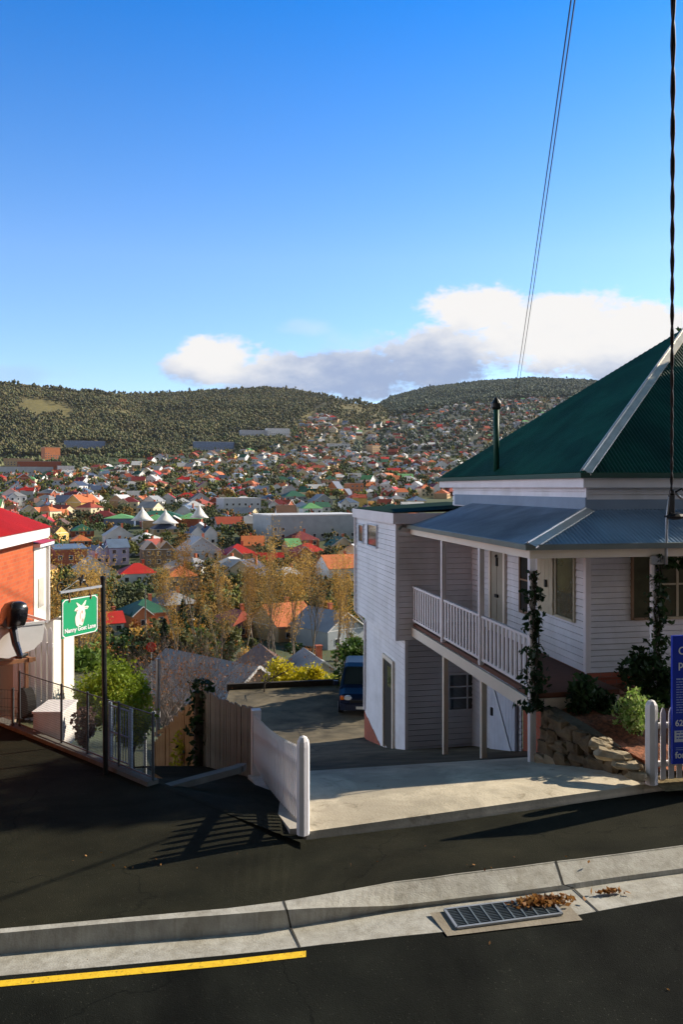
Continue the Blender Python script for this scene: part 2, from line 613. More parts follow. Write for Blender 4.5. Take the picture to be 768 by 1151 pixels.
def hit(px, py):
    """where a bearing meets the ground"""
    X = (px - CX) / F * _YS
    z = terrain(X, _YS)[0]
    r = HY - z / _YS * F
    i = np.argmax(r <= py)
    if r[i] > py:
        return None
    if i > 0:
        a = (r[i - 1] - py) / max(1e-6, r[i - 1] - r[i])
        Y = _YS[i - 1] + a * (_YS[i] - _YS[i - 1])
    else:
        Y = _YS[i]
    X = (px - CX) / F * Y
    return Vector((X, Y, tz(X, Y)))


def grassy(X, Y):
    """cleared ground on the hills"""
    X, Y = np.asarray(X, float), np.asarray(Y, float)
    px = CX + F * X / Y
    g = np.zeros_like(px)

    def blob(p0, s0, y0, sy):
        return np.exp(-((px - p0) / s0) ** 2 - ((Y - y0) / sy) ** 2)
    w = 0.35 * vnoise(px / 9, Y / 90, 9)
    g = np.maximum(g, blob(48, 30, 1600, 95) * 1.5 + w * (blob(48, 50, 1600, 160)))
    g = np.maximum(g, blob(75, 9, 1560, 110) * 1.3)
    g = np.maximum(g, np.where(np.abs(px - (372 - (2080 - Y) * 0.075)) < 5 + 2 * w, 1.0, 0) * ((Y > 1560) & (Y < 2100)))
    g = np.maximum(g, blob(150, 45, 1640, 120) * 0.75 + 0.3 * w * blob(150, 60, 1640, 200))
    g = np.maximum(g, blob(400, 40, 1880, 160) * 0.7)
    return np.clip(g, 0, 1)


def build_terrain():
    tans = np.concatenate([np.linspace(-1.5, -0.5, 40)[:-1], np.linspace(-0.5, 0.5, 260), np.linspace(0.5, 1.5, 40)[1:]])
    ys = np.concatenate([np.linspace(11.0, 60, 60), np.geomspace(62, 1100, 110), np.linspace(1115, 3900, 170), [4300, 5200]])
    TT, YY = np.meshgrid(tans, ys)
    XX = TT * YY
    ZZ, hid = terrain(XX, YY)
    nx, ny = len(tans), len(ys)
    V = np.stack([XX, YY, ZZ], -1).reshape(-1, 3)
    i = np.arange(nx * ny).reshape(ny, nx)
    Q = np.stack([i[:-1, :-1], i[:-1, 1:], i[1:, 1:], i[1:, :-1]], -1).reshape(-1, 4)
    me = bpy.data.meshes.new('ground')
    me.from_pydata(V.tolist(), [], Q.tolist())
    g = grassy(XX, YY).reshape(-1)
    hill = np.clip((hid.reshape(-1) > 0) * 1.0, 0, 1)
    town = np.array([0.055, 0.072, 0.026])
    wood = np.array([0.12, 0.105, 0.052])
    grass = np.array([0.155, 0.135, 0.045])
    far = np.array([0.055, 0.062, 0.046])
    c = town[None] * (1 - hill[:, None]) + wood[None] * hill[:, None]
    fr = (hid.reshape(-1) == 4) * 1.0
    c = c * (1 - fr[:, None]) + far[None] * fr[:, None]
    c = c * (1 - g[:, None]) + grass[None] * g[:, None]
    nr = np.clip((45 - YY.reshape(-1)) / 15, 0, 1)[:, None]
    c = c * (1 - nr) + np.array([.026, .030, .014])[None] * nr
    at = me.color_attributes.new('landcover', 'FLOAT_COLOR', 'POINT')
    buf = np.ones((len(V), 4))
    buf[:, :3] = c
    at.data.foreach_set('color', buf.reshape(-1))
    m = mat('land', (0.7, 0.72, 0.7), 0.95, 0.3, 0.12, 0.0, col2=(1.3, 1.25, 1.1), attr='landcover', detail=12)
    me.materials.append(m)
    me.shade_smooth()
    o = link('ground', me)
    o['kind'] = 'structure'


build_terrain()

# ------------------------------------------------------------------ street
ZF, ZG, ZR = -4.5, -4.68, -4.66
colsx = [-500, 0, 133, 256, 319, 360, 399, 443, 489, 512, 580, 625, 652, 700, 768, 1150]
Bp = [1089, 1044, 1032, 1021, 1013, 1006, 999, 991, 985.5, 982, 974, 968, 965, 959, 950, 900]
Np = [1094, 1049, 1037, 1028, 1023, 1020.5, 1019.5, 1018, 1013, 1010, 1002, 996, 992, 985, 976, 922]
Nz = [0, 0, 0, 0, 0, .035, .075, .125, .14, .14, .14, .14, .14, .14, .14, .14]
Fp = [1117, 1072, 1060, 1050, 1043, 1036, 1029, 1022, 1017, 1014, 1006.5, 1001, 998, 990, 981, 926]
Gp = [1142, 1097, 1085, 1073.5, 1067, 1062, 1058, 1053, 1048.5, 1046, 1038, 1032, 1028, 1019, 1007, 950]
Bl = [G(x, y, ZF) for x, y in zip(colsx, Bp)]
Nl = [G(x, y, ZF - d) for x, y, d in zip(colsx, Np, Nz)]
Fl = [G(x, y, ZG - 0.01) for x, y in zip(colsx, Fp)]
Gl = [G(x, y, ZR) for x, y in zip(colsx, Gp)]


def dens(L, k=6):
    out = []
    for a, b in zip(L[:-1], L[1:]):
        out += [a.lerp(b, i / k) for i in range(k)]
    return out + [L[-1]]


Bl, Nl, Fl, Gl = (dens(l) for l in (Bl, Nl, Fl, Gl))
mb = MB()
for i in range(len(Bl) - 1):
    b0, b1, n0, n1, f0, f1, g0, g1 = Bl[i], Bl[i + 1], Nl[i], Nl[i + 1], Fl[i], Fl[i + 1], Gl[i], Gl[i + 1]
    up = Vector((0, 0, 0.006))
    mb.quad(n0 + up, n1 + up, b1 + up, b0 + up)
    mb.quad(f0, f1, n1 + up, n0 + up)
    mb.quad(g0 + Vector((0, 0, .006)), g1 + Vector((0, 0, .006)), f1, f0)
    mb.quad(g0 - Vector((0, 0, .1)), g1 - Vector((0, 0, .1)), g1 + Vector((0, 0, .006)), g0 + Vector((0, 0, .006)))
struct('kerb', mb, M_kerb)
mb = MB()
for xt, xb in ((319, 337), (625, 672)):
    def at(L, x):
        for a, b in zip(L[:-1], L[1:]):
            pa, pb = CX + F * a.x / a.y, CX + F * b.x / b.y
            if pa <= x <= pb:
                return a.lerp(b, (x - pa) / (pb - pa))
    e = Vector((0.012, 0, 0))
    u = Vector((0, -0.003, 0.011))
    q = [at(Bl, xt), at(Nl, xt + (xb - xt) * .18), at(Fl, xt + (xb - xt) * .42), at(Gl, xb)]
    for a, b in zip(q[:-1], q[1:]):
        mb.quad(a - e + u, b - e + u, b + e + u, a + e + u)
struct('kerb_joint', mb, M_joint)

mb = MB()
for i in range(len(Gl) - 1):
    a, b = Gl[i], Gl[i + 1]
    mb.quad((a.x * 1.0, -14, ZR), (b.x, -14, ZR), b, a)
mb.quad((-60, -14, ZR - .004), (Gl[0].x, -14, ZR - .004), Gl[0], (-60, Gl[0].y - 6, ZR - .004))
mb.quad((Gl[-1].x, -14, ZR - .004), (60, -14, ZR - .004), (60, 20, ZR - .004), Gl[-1])
struct('road', mb, M_road)
# yellow edge line
mb = MB()
n = 24
for i in range(n):
    xa, xb = -300 + 644 * i / n, -300 + 644 * (i + 1) / n
    ya, yb = np.interp(xa, [-300, 0, 256, 344], [1129, 1101.5, 1078, 1068]), np.interp(xb, [-300, 0, 256, 344], [1129, 1101.5, 1078, 1068])
    w = 7
    mb.quad(G(xa, ya + w, ZR + .006), G(xb, yb + w, ZR + .006), G(xb, yb, ZR + .006), G(xa, ya, ZR + .006))
struct('road_marking', mb, M_yellow)

# ------------------------------------------------------------------ the house frame
A = math.radians(10.6)
HO = Vector((3.447, 15.3, 0))
U = Vector((math.cos(A), math.sin(A), 0))
W = Vector((-math.sin(A), math.cos(A), 0))


def h2w(s, t, z):
    return HO + U * s + W * t + Vector((0, 0, z))


def w2h(p):
    d = Vector(p) - HO
    return Vector((d.dot(U), d.dot(W), p[2]))


TD = [-4.5, -3.5, -2.7, -1.4, 0, 2.65, 5.3, 8.1, 10.5, 13, 15, 21.4]
ZD = [-4.47, -4.48, -4.50, -4.66, -4.95, -5.73, -6.47, -7.2, -7.85, -8.35, -8.45, -8.5]


def drive_z(t):
    return float(np.interp(t, TD, ZD))


# footpath and forecourt asphalt (level), lane (falls away behind)
mb = MB()
back_px = [(-500, 842), (0, 812), (22, 818), (172, 879), (255, 912), (335, 947), (490, 928), (740, 891), (768, 888), (1150, 850)]
bk = [G(x, y, ZF - (.065 if x > 300 else .01)) for x, y in back_px]
bk = dens(bk, 8)


def along(L, n):
    d = [0]
    for a, b in zip(L[:-1], L[1:]):
        d.append(d[-1] + (b - a).length)
    out = []
    for i in range(n):
        t = d[-1] * i / (n - 1)
        j = min(max(np.searchsorted(d, t) - 1, 0), len(L) - 2)
        out.append(L[j].lerp(L[j + 1], (t - d[j]) / max(1e-9, d[j + 1] - d[j])))
    return out


def by_px(L, x):
    for a, b in zip(L[:-1], L[1:]):
        pa, pb = CX + F * a.x / a.y, CX + F * b.x / b.y
        if pa <= x <= pb:
            return a.lerp(b, (x - pa) / max(1e-9, pb - pa))
    return L[0] if x < CX + F * L[0].x / L[0].y else L[-1]


xs = list(np.linspace(-500, 1150, 120))
for a, b in zip(xs[:-1], xs[1:]):
    p, q, r, s_ = by_px(Bl, a), by_px(Bl, b), by_px(bk, b), by_px(bk, a)
    mb.quad(p + Vector((0, -.02, 0)), q + Vector((0, -.02, 0)), r + Vector((0, .06, 0)), s_ + Vector((0, .06, 0)))
struct('footpath', mb, M_path)

lane_rows = [  # (left, right) bearings going down the lane
    (P(172, 879, F * 4.5 / 331) + Vector((0, -.05, -.004)), P(345, 947, F * 4.5 / 399) + Vector((0, -.05, -.004))),
    (P(172, 878, 13.2) + Vector((0, 0.3, -.05)), Vector((-0.62, 11.6, -4.62))),
    (Vector((-3.05, 14.4, -4.95)), Vector((-1.1, 13.8, -5.0))),
    (Vector((-3.5, 16.4, -5.62)), Vector((-1.6, 16.4, -5.64))),
    (Vector((-4.6, 19.6, -6.45)), Vector((-3.1, 19.6, -6.45))),
    (Vector((-8.2, 25.5, -8.6)), Vector((-6.2, 26.0, -8.6))),
    (Vector((-11, 30, -10)), Vector((-9, 31, -10))),
]
mb = MB()
for (a, b), (c, d) in zip(lane_rows[:-1], lane_rows[1:]):
    for i in range(6):
        u0, u1 = i / 6, (i + 1) / 6
        mb.quad(a.lerp(b, u0), a.lerp(b, u1), c.lerp(d, u1), c.lerp(d, u0))
struct('lane', mb, M_path)
mb = MB()
ed = [P(176, 889, 12.9), P(215, 878, 13.3), P(268, 864, 14.0), P(272, 861, 15.0)]
for a, b in zip(ed[:-1], ed[1:]):
    mb.bar(a, b, 0.16, 0.10)
struct('lane_kerb', mb, M_oldkerb)
mb = MB()
ed = [G(-40, 795, -4.5), G(22, 819, -4.48), G(100, 850, -4.48), G(172, 880, -4.48)]
for a, b in zip(ed[:-1], ed[1:]):
    mb.bar(a, b, 0.2, 0.08)
struct('fence_kerb', mb, M_oldkerb)

# concrete driveway
mb = MB()
ts = [-3.5, -3.0, -2.4, -1.7, -0.9, -.2, 0.25, 0.9, 1.8, 2.65, 4, 5.3, 6.7, 8.1, 9.3, 10.5, 12, 13, 14, 15, 17, 19, 21.4]
sl = lambda t: float(np.interp(t, [-3.5, 2.0, 5.4, 12, 21.4], [-4.62, -4.72, -5.62, -5.5, -4.3]))
sr = lambda t: 4.2 if t < 0 else 2.2 if t < 7 else 3.0
rows = []
for t in ts:
    r = []
    for i in range(25):
        u = i / 24
        s_ = sl(t) + (sr(t) - sl(t)) * u
        tt = t + (0.82 * min(1, max(0, (s_ + 4.62) / 5.4)) if t <= -0.9 else 0) * max(0, min(1, (-0.5 - t) / 3))
        r.append(h2w(s_, tt, drive_z(t)))
    rows.append(r)
mbr = MB()
for k_, (r0, r1) in enumerate(zip(rows[:-1], rows[1:])):
    for i in range(24):
        (mbr if ts[k_] >= 1.7 else mb).quad(r0[i], r0[i + 1], r1[i + 1], r1[i])
for i in range(24):
    d = Vector((0, 0, -0.22))
    mb.quad(rows[0][i] + d, rows[0][i + 1] + d, rows[0][i + 1], rows[0][i])
for r0, r1 in zip(rows[:-1], rows[1:]):
    mb.quad(r1[0] + Vector((0, 0, -1.0)), r0[0] + Vector((0, 0, -1.0)), r0[0], r1[0])
for i in range(24):
    d = Vector((0, 0, -2.2))
    mb.quad(rows[-1][i + 1] + d, rows[-1][i] + d, rows[-1][i], rows[-1][i + 1])
struct('driveway', mb, M_concrete)
M_bitumen = mat('worn_bitumen', (0.085, 0.075, 0.055), 0.92, .3, 1.2, .4, 60, col2=(0.15, 0.13, 0.095), detail=9, spec=.15)
stains(M_bitumen, .8, .36, .62, (.6, .6, .6), (1.25, 1.22, 1.15))
struct('rear_driveway', mbr, M_bitumen)
mb = MB()
for t, s0, s1 in ((15.0, -5.2, 2.0), ):
    mb.quad(h2w(s0, t, drive_z(t) + .006), h2w(s1, t, drive_z(t) + .006), h2w(s1, t + .03, drive_z(t) + .006), h2w(s0, t + .03, drive_z(t) + .006))
mb.quad(h2w(-2.3, 10.5, drive_z(10.5) + .008), h2w(-2.27, 10.5, drive_z(10.5) + .008), h2w(-2.27, 13, drive_z(13) + .008), h2w(-2.3, 13, drive_z(13) + .008))
mb.quad(h2w(-2.3, 13, drive_z(13) + .008), h2w(-2.27, 13, drive_z(13) + .008), h2w(-2.27, 15, drive_z(15) + .008), h2w(-2.3, 15, drive_z(15) + .008))
struct('driveway_joint', mb, M_joint)
mb = MB()
mb.bar(h2w(-4.4, 21.5, -8.42), h2w(2.5, 21.5, -8.42), 0.2, 0.3)
single('retaining_edge', mb, mat('dark_sleeper', (0.03, 0.022, 0.015), 0.9, 0.3, 4), 'dark low timber edge along the far end of the driveway', 'edging')

# right hand verge and garden bed
mb = MB()
for i in range(12):
    a, b = i / 12, (i + 1) / 12
    s0, s1 = 0.78 + 6 * a, 0.78 + 6 * b
    mb.quad(h2w(s0, -3.05, -4.47), h2w(s1, -3.05, -4.47), h2w(s1, -2.3, -4.45), h2w(s0, -2.3, -4.45))
struct('grass_verge', mb, M_verge)
mb = MB()
NS, NT = 36, 20
grid = []
for j in range(NT + 1):
    row = []
    for i in range(NS + 1):
        s_ = -0.1 + 8 * i / NS
        t_ = -2.55 + 3.9 * j / NT
        lim = np.interp(t_, [-2.6, -1.6, 0], [0.9, 0.55, 0.15])
        z = np.interp(t_, [-2.6, -1.6, -0.6, 1.3], [-4.36, -4.22, -4.05, -3.98]) + 0.035 * math.sin(9 * s_ + 3 * t_) + 0.03 * random.random()
        row.append(h2w(max(s_, lim + 0.12), t_, z))
    grid.append(row)
for j in range(NT):
    for i in range(NS):
        mb.quad(grid[j][i], grid[j][i + 1], grid[j + 1][i + 1], grid[j + 1][i])
struct('garden_soil', mb, M_mulch)

mb = MB()
hr = [(-14, -4.8), (-19, 1), (-30, 14), (-60, 46), (-120, 90)]  # unseen slope behind the camera, added to cut skylight on camera-facing sides
for (ya, za), (yb_, zb_) in zip(hr[:-1], hr[1:]):
    for i in range(12):
        xa, xb = -90 + 15 * i, -75 + 15 * i
        mb.quad((xa, ya, za), (xb, ya, za), (xb, yb_, zb_), (xa, yb_, zb_))
struct('added_sky_block', mb, M_soil)

# ------------------------------------------------------------------ corrugated iron
def corrugated(mb, o, e, s, n, L, lo, hi, pitch=0.085, amp=0.011, k=6, rows=1):
    """sheet from eave point o, along e for L, rising along s between lo(x) and hi(x)"""
    o, e, s, n = (Vector(q) for q in (o, e, s, n))
    m = int(L / pitch * k)
    base = len(mb.v)
    for i in range(m + 1):
        x = L * i / m
        w = amp * math.sin(2 * math.pi * x / pitch)
        a, b = lo(x), hi(x)
        p = o + e * x + n * w
        for r in range(rows + 1):
            mb.v.append(tuple(p + s * (a + (max(a, b) - a) * r / rows)))
    for i in range(m):
        for r in range(rows):
            q = base + i * (rows + 1) + r
            mb.f.append((q, q + rows + 1, q + rows + 2, q + 1))


def boards(mb, a, b, z0, z1, nrm, pitch=0.14, proud=0.026, gap=0.016):
    """lapped weatherboards between plan points a and b, with an open shadow line under each lap"""
    a, b, nrm = Vector((*a, 0)), Vector((*b, 0)), Vector((*nrm, 0)).normalized()
    z = z0
    up = lambda q: Vector((0, 0, q))
    mb.quad(a + up(z0) - nrm * .02, b + up(z0) - nrm * .02, b + up(z1) - nrm * .02, a + up(z1) - nrm * .02)
    while z < z1 - 1e-6:
        t = min(z + pitch, z1)
        lo = nrm * proud
        hi = nrm * 0.012
        g = min(gap, (t - z) * .5)
        mb.quad(a + up(z + g) + lo, b + up(z + g) + lo, b + up(t) + hi, a + up(t) + hi)
        mb.quad(a + up(z + g) - nrm * .02, b + up(z + g) - nrm * .02, b + up(z + g) + lo, a + up(z + g) + lo)
        mb.quad(a + up(t) + hi, b + up(t) + hi, b + up(t) - nrm * .02, a + up(t) - nrm * .02)
        z = t


def window(parent, name, org, x, y, w, h, depth, frame_m, glass_m, fw=0.06, bars=(), vbars=()):
    """a framed window: org lower corner, x along, y outward; bars at fractions of height, vbars of width"""
    org, x, y = Vector(org), Vector(x), Vector(y)
    z = Vector((0, 0, 1))

    def bx(mb, a0, a1, h0, h1, d0, d1):
        c = [org + x * a + z * q + y * d for q in (h0, h1) for d in (d0, d1) for a in (a0, a1)]
        n0 = len(mb.v)
        mb.v += [tuple(v) for v in c]
        for q in ((0, 2, 3, 1), (4, 5, 7, 6), (0, 1, 5, 4), (1, 3, 7, 5), (3, 2, 6, 7), (2, 0, 4, 6)):
            mb.f.append(tuple(n0 + i for i in q))
    f = MB()
    bx(f, -fw, 0, -fw, h + fw, 0, depth)
    bx(f, w, w + fw, -fw, h + fw, 0, depth)
    bx(f, 0, w, h, h + fw, 0, depth - .003)
    bx(f, 0, w, -fw, 0, 0, depth + .02)
    for q in bars:
        bx(f, 0, w, h * q - .018, h * q + .018, 0, depth - .012)
    for q in vbars:
        bx(f, w * q - .025, w * q + .025, 0, h, 0, depth - .009)
    root = part(name, f, frame_m, parent)
    g = MB()
    bx(g, 0, w, 0, h, 0.0, depth - .022)
    part('pane', g, glass_m, root)
    return root


# ------------------------------------------------------------------ the white house
house = thing('weatherboard_house', 'white weatherboard house with green iron roof and wraparound verandah beside the driveway', 'house', HO, A)
S1, T1 = 1.73, 1.3            # main wall corner
EZ = 0.30                     # main eave level
mb = MB()
boards(mb, (S1, 9.8), (S1, T1), -3.72, EZ - .02, (-1, 0), 0.145)
mb.box(S1 - .03, S1 + .03, T1 - .03, T1 + .03, -3.72, EZ)
part('side_wall', mb, M_whiteb, house)
mb = MB()
boards(mb, (S1, T1), (9.5, T1), -3.72, EZ - .02, (0, -1), 0.115)
part('front_wall', mb, M_whiteb, house)
mb = MB()
mb.box(S1 + .03, 9.5, T1 + .03, T1 + .1, -5.2, -3.73)
mb.box(S1 + .03, S1 + .1, T1 + .1, 4.6, -6.6, -3.73)
mb.box(S1 - .02, 9.5, T1 - .06, T1 + .028, -3.80, -3.70)
part('brick_base', mb, M_brick, house)
mb = MB()
mb.box(S1 - .05, S1 + .06, T1 - .05, T1 + .06, -3.69, -1.0)
part('corner_board', mb, M_white, house)
# inner mass so that no light leaks through
mb = MB()
mb.box(S1 + .12, 9.4, T1 + .12, 9.7, -3.6, .25)
part('inner_wall', mb, M_greyboard, house)
mb = MB()
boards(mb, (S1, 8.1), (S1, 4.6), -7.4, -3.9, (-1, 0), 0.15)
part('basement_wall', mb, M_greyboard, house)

# wing
SW, TW0, TW1 = -0.46, 8.1, 13.45
mb = MB()
boards(mb, (SW, TW1), (SW, TW0), -4.20, -0.95, (-1, 0), 0.15)
boards(mb, (SW, TW0), (S1 + .2, TW0), -4.20, -0.95, (0, -1), 0.15)
mb.box(SW - .026, SW + .06, TW0 - .026, TW0 + .06, -4.2, -.95)
mb.box(SW + .062, S1, TW0 + .062, TW1, -4.2, -4.15)
mb.box(SW, S1, TW1 - .05, TW1, -4.2, -1.0)
part('wing_wall', mb, M_whiteb, house)
SL = -0.2
mb = MB()
boards(mb, (SL, 13.3), (SL, TW0 + .02), -8.5, -4.2, (-1, 0), 0.15)
mb.box(SL - .02, SL + .06, TW0 - .02, TW0 + .06, -7.2, -4.2)
mb.box(SL, S1, 13.2, 13.29, -8.6, -4.2)
part('lower_wing_wall', mb, M_whiteb, house)
mb = MB()
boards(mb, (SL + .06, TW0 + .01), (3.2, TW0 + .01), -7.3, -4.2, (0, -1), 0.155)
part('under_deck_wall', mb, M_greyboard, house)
mb = MB()
mb.poly([(SL - .035, 13.32, -8.55), (SL - .035, 11.0, -8.1), (SL - .035, 11.0, -7.95), (SL - .035, 13.32, -7.5)])
mb.poly([(SL + .3, 13.32, -7.5), (SL + .3, 11.0, -7.95), (SL - .035, 11.0, -7.95), (SL - .035, 13.32, -7.5)])
part('brick_footing', mb, M_brick, house)
mb = MB()
mb.box(SW - .14, SW - .1, TW0 - .2, TW1 + .1, -.99, -.70)
mb.box(SW - .1, S1 + .1, TW0 - .2, TW0 - .16, -.99, -.70)
mb.box(SW - .1, S1, TW0 - .16, TW1, -.97, -.95)
part('wing_fascia', mb, M_white, house)
mb = MB()
mb.poly([(SW - .13, TW0 - .19, -.70), (S1 + 1.2, TW0 - .19, -.62), (S1 + 1.2, TW1 + .1, -.62), (SW - .13, TW1 + .1, -.70)])
corrugated(mb, (SW - .13, TW0 - .18, -.685), (0, 1, 0), (1, 0, .06), (0, 0, 1), 5.4, lambda x: 0, lambda x: 3.2, 0.12, .012, 4)
part('wing_roof', mb, mat('dark_green_flat_roof', (0.004, 0.03, 0.022), .6, .2, 1, spec=.2), house)
# wing windows
window(house, 'window', (SW - .0, 12.9, -1.75), (0, -1, 0), (-1, 0, 0), 0.62, 0.52, .06, M_greyboard, M_glass, .05)
window(house, 'window', (SW - .0, 11.55, -1.78), (0, -1, 0), (-1, 0, 0), 1.25, 0.62, .06, M_greyboard, M_glass, .05)
# lower door in the wing wall: dark panel painted for shade in the recess
d = MB()
d.box(SL - .05, SL - .028, 9.35, 10.4, -7.72, -5.1)
do = part('door', d, mat('doorway_shade', (0.015, 0.014, 0.012), 0.6), house)
d = MB()
d.box(SL - .09, SL - .0, 10.4, 10.52, -7.8, -5.0)
d.box(SL - .09, SL - .0, 9.23, 9.35, -7.6, -5.0)
d.box(SL - .09, SL - .0, 9.35, 10.4, -5.12, -5.0)
part('door_frame', d, M_cream, do)
d = MB()
d.box(SL - .06, SL - .052, 9.45, 9.95, -5.85, -5.25)
part('pane', d, mat('green_tinted_pane', (0.10, 0.13, 0.06), 0.1, 0.6, 6), do)
# under deck window and gate
window(house, 'window', (1.05, TW0, -6.15), (1, 0, 0), (0, -1, 0), 1.15, 0.95, .05, M_greyboard, M_glass, .06, (0.33, 0.66), (0.45,))
d = MB()
for i in range(9):
    t0 = 4.75 + i * .19
    d.box(S1 - .12, S1 - .05, t0, t0 + .18, -6.9, -4.5)
gt = part('basement_door', d, mat('pale_blue_paint', (0.44, 0.50, 0.60), 0.6, 0.1, 2), house)
d = MB()
d.bar((S1 - .14, 4.8, -6.6), (S1 - .14, 6.4, -4.8), .03, .1)
d.box(S1 - .16, S1 - .12, 4.75, 6.46, -4.9, -4.8)
part('door_brace', d, M_greyboard, gt)
d = MB()
d.box(S1 - .17, S1 - .12, 6.2, 6.28, -5.85, -5.65)
part('handle', d, M_blackmetal, gt)

# verandah
GZ = -1.03
mb = MB()
mb.box(0.02, S1, 0.02, TW0, -3.82, -3.73)
part('deck', mb, M_deck, house)
mb = MB()
mb.box(-.03, .02, 0.0, TW0 - .03, -4.08, -3.835)
mb.box(.02, S1, 0.02, .06, -4.06, -3.835)
part('deck_fascia', mb, M_cream, house)
mb = MB()
mb.box(-.02, .05, -.02, TW0 - .03, -2.75, -2.70)
mb.box(-.01, .04, -.02, TW0 - .03, -3.66, -3.60)
bal = part('balustrade', mb, M_white, house)
bme = MB().bevbox(-.018, .018, -.045, .045, -3.60, -2.75, .006).mesh('baluster', M_white)
nb = 37
for i in range(nb):
    link('baluster', bme, bal, (.015, 0.16 + i * (TW0 - .3) / (nb - 1), 0))
pme = MB().bevbox(-.055, .055, -.055, .055, -3.75, -1.28, .01).mesh('post', M_white)
pme2 = MB().bevbox(-.06, .06, -.06, .06, -5.2, -1.28, .01).mesh('post', M_white)
for t in (2.65, 5.3):
    link('post', pme, house, (.0, t, 0))
    lo = MB().bevbox(-.06, .06, -.06, .06, drive_z(t) - .1, -4.08, .01)
    part('lower_post', lo, M_cream, house, (.05, t, 0))
link('corner_post', pme2, house, (0, 0, 0))
link('front_post', pme2, house, (2.42, 0, 0))
link('front_post', pme2, house, (5.1, 0, 0))
mb = MB()
mb.box(-.07, .07, -.07, TW0, -1.28, -1.10)
mb.box(.07, 8.5, -.07, .07, -1.28, -1.10)
part('verandah_beam', mb, M_cream, house)
mb = MB()
mb.box(-.2, -.08, -.2, TW0 + .0, -1.12, -1.02)
mb.box(-.08, 8.6, -.2, -.08, -1.12, -1.02)
part('verandah_gutter', mb, M_gutter, house)
VZ = -0.45
# side sheet
run = S1 + .12
rise = VZ - GZ + .03
sv = Vector((run, 0, rise)).normalized()
nv = Vector((-rise, 0, run)).normalized()
slen = math.hypot(run, rise)
mb = MB()
ruf = T1 + .12
corrugated(mb, (-.12, -.12, GZ), (0, 1, 0), sv, nv, TW0 - .0, lambda x: 0, lambda x: slen * min(1, x / ruf), .085, .011)
run2 = ruf
sv2 = Vector((0, run2, rise)).normalized()
nv2 = Vector((0, -rise, run2)).normalized()
slen2 = math.hypot(run2, rise)
corrugated(mb, (-.12, -.12, GZ), (1, 0, 0), sv2, nv2, 8.7, lambda x: 0, lambda x: slen2 * min(1, x / run), .085, .013)
part('verandah_roof', mb, M_blue_iron, house)
mb = MB()
mb.box(S1 - .06, S1 - .028, T1 - .05, TW0 + 1.4, VZ - .05, -.20)
mb.box(S1 - .06, 9.0, T1 - .06, T1 - .028, VZ - .05, -.24)
part('flashing', mb, mat('blue_grey_flashing', (0.20, 0.27, 0.36), 0.5, 0.1, 1), house)


def cap(mb, a, b, wa, wb, na, nb_, t=.02):
    """folded ridge cap from a to b: two leaves of width wa / wb lying on slopes with directions na, nb_"""
    a, b = Vector(a), Vector(b)
    up = Vector((0, 0, .035))
    for d, w in ((Vector(na), wa), (Vector(nb_), wb)):
        mb.quad(a + up, b + up, b + up + d * w, a + up + d * w)
        mb.quad(a + up + d * w, b + up + d * w, b + up * .1 + d * w, a + up * .1 + d * w)


mb = MB()
c0, c1 = Vector((-.14, -.14, GZ + .01)), Vector((S1 - .02, T1 - .02, VZ + .02))
hd = (c1 - c0).normalized()
lft = (Vector((0, 1, 0)) - hd * hd.y).normalized()
rgt = (Vector((1, 0, 0)) - hd * hd.x).normalized()
lft.z -= .12
rgt.z -= .10
cap(mb, c0, c1, .10, .17, lft, rgt)
mb.tube([c0 + Vector((0, 0, .035)), c1 + Vector((0, 0, .035))], .022, 6)
part('verandah_hip_cap', mb, M_galv, house)

# main roof
S0, T0, TB = 1.52, 1.05, 10.6
AS, AT, AZ = 6.82, 5.82, 4.22
mb = MB()
run = AS - S0
rise = AZ - EZ
sv = Vector((run, 0, rise)).normalized()
nv = Vector((-rise, 0, run)).normalized()
sl_ = math.hypot(run, rise)
half = AT - T0
LT = TB - T0
corrugated(mb, (S0, T0, EZ), (0, 1, 0), sv, nv, LT, lambda x: 0, lambda x: sl_ * (x / half if x < half else max(0, (LT - x) / (LT - half))), .085, .012)
run2 = AT - T0
sv2 = Vector((0, run2, rise)).normalized()
nv2 = Vector((0, -rise, run2)).normalized()
sl2 = math.hypot(run2, rise)
corrugated(mb, (S0, T0, EZ), (1, 0, 0), sv2, nv2, 9.5, lambda x: 0, lambda x: sl2 * min(1, x / run), .085, .016)
mb.quad((S0, TB, EZ), (AS, AT, AZ), (S0 + 9.5, AT, AZ), (S0 + 9.5, TB, EZ))
part('roof', mb, M_green_iron, house)
mb = MB()
c0, c1 = Vector((S0 - .02, T0 - .02, EZ + .02)), Vector((AS, AT, AZ + .02))
hd = (c1 - c0).normalized()
lft = (Vector((0, 1, 0)) - hd * hd.y).normalized()
rgt = (Vector((1, 0, 0)) - hd * hd.x).normalized()
lft.z -= .12
rgt.z -= .12
cap(mb, c0, c1, .06, .17, lft, rgt)
mb.tube([c0 + Vector((0, 0, .03)), c1 + Vector((0, 0, .03))], .03, 6)
part('hip_cap', mb, M_galv, house)
mb = MB()
cap(mb, (AS, AT, AZ + .02), (S0 + 9.5, AT, AZ + .02), .17, .17, (0, -.77, -.63), (0, .77, -.63))
part('ridge_cap', mb, M_galv, house)
mb = MB()
mb.box(S0 - .09, S0 + .02, T0 - .09, TB + .05, EZ - .11, EZ - .01)
mb.box(S0 + .02, S0 + 9.5, T0 - .09, T0 + .02, EZ - .11, EZ - .01)
part('gutter', mb, M_green_gutter, house)
mb = MB()
mb.box(S0 + .02, S0 + .05, T0 + .02, TB, EZ - .30, EZ - .113)
mb.box(S0 + .05, S0 + 9.3, T0 + .02, T0 + .05, EZ - .30, EZ - .113)
mb.box(S0 + .05, S1 - .03, T0 + .05, TB, EZ - .16, EZ - .14)
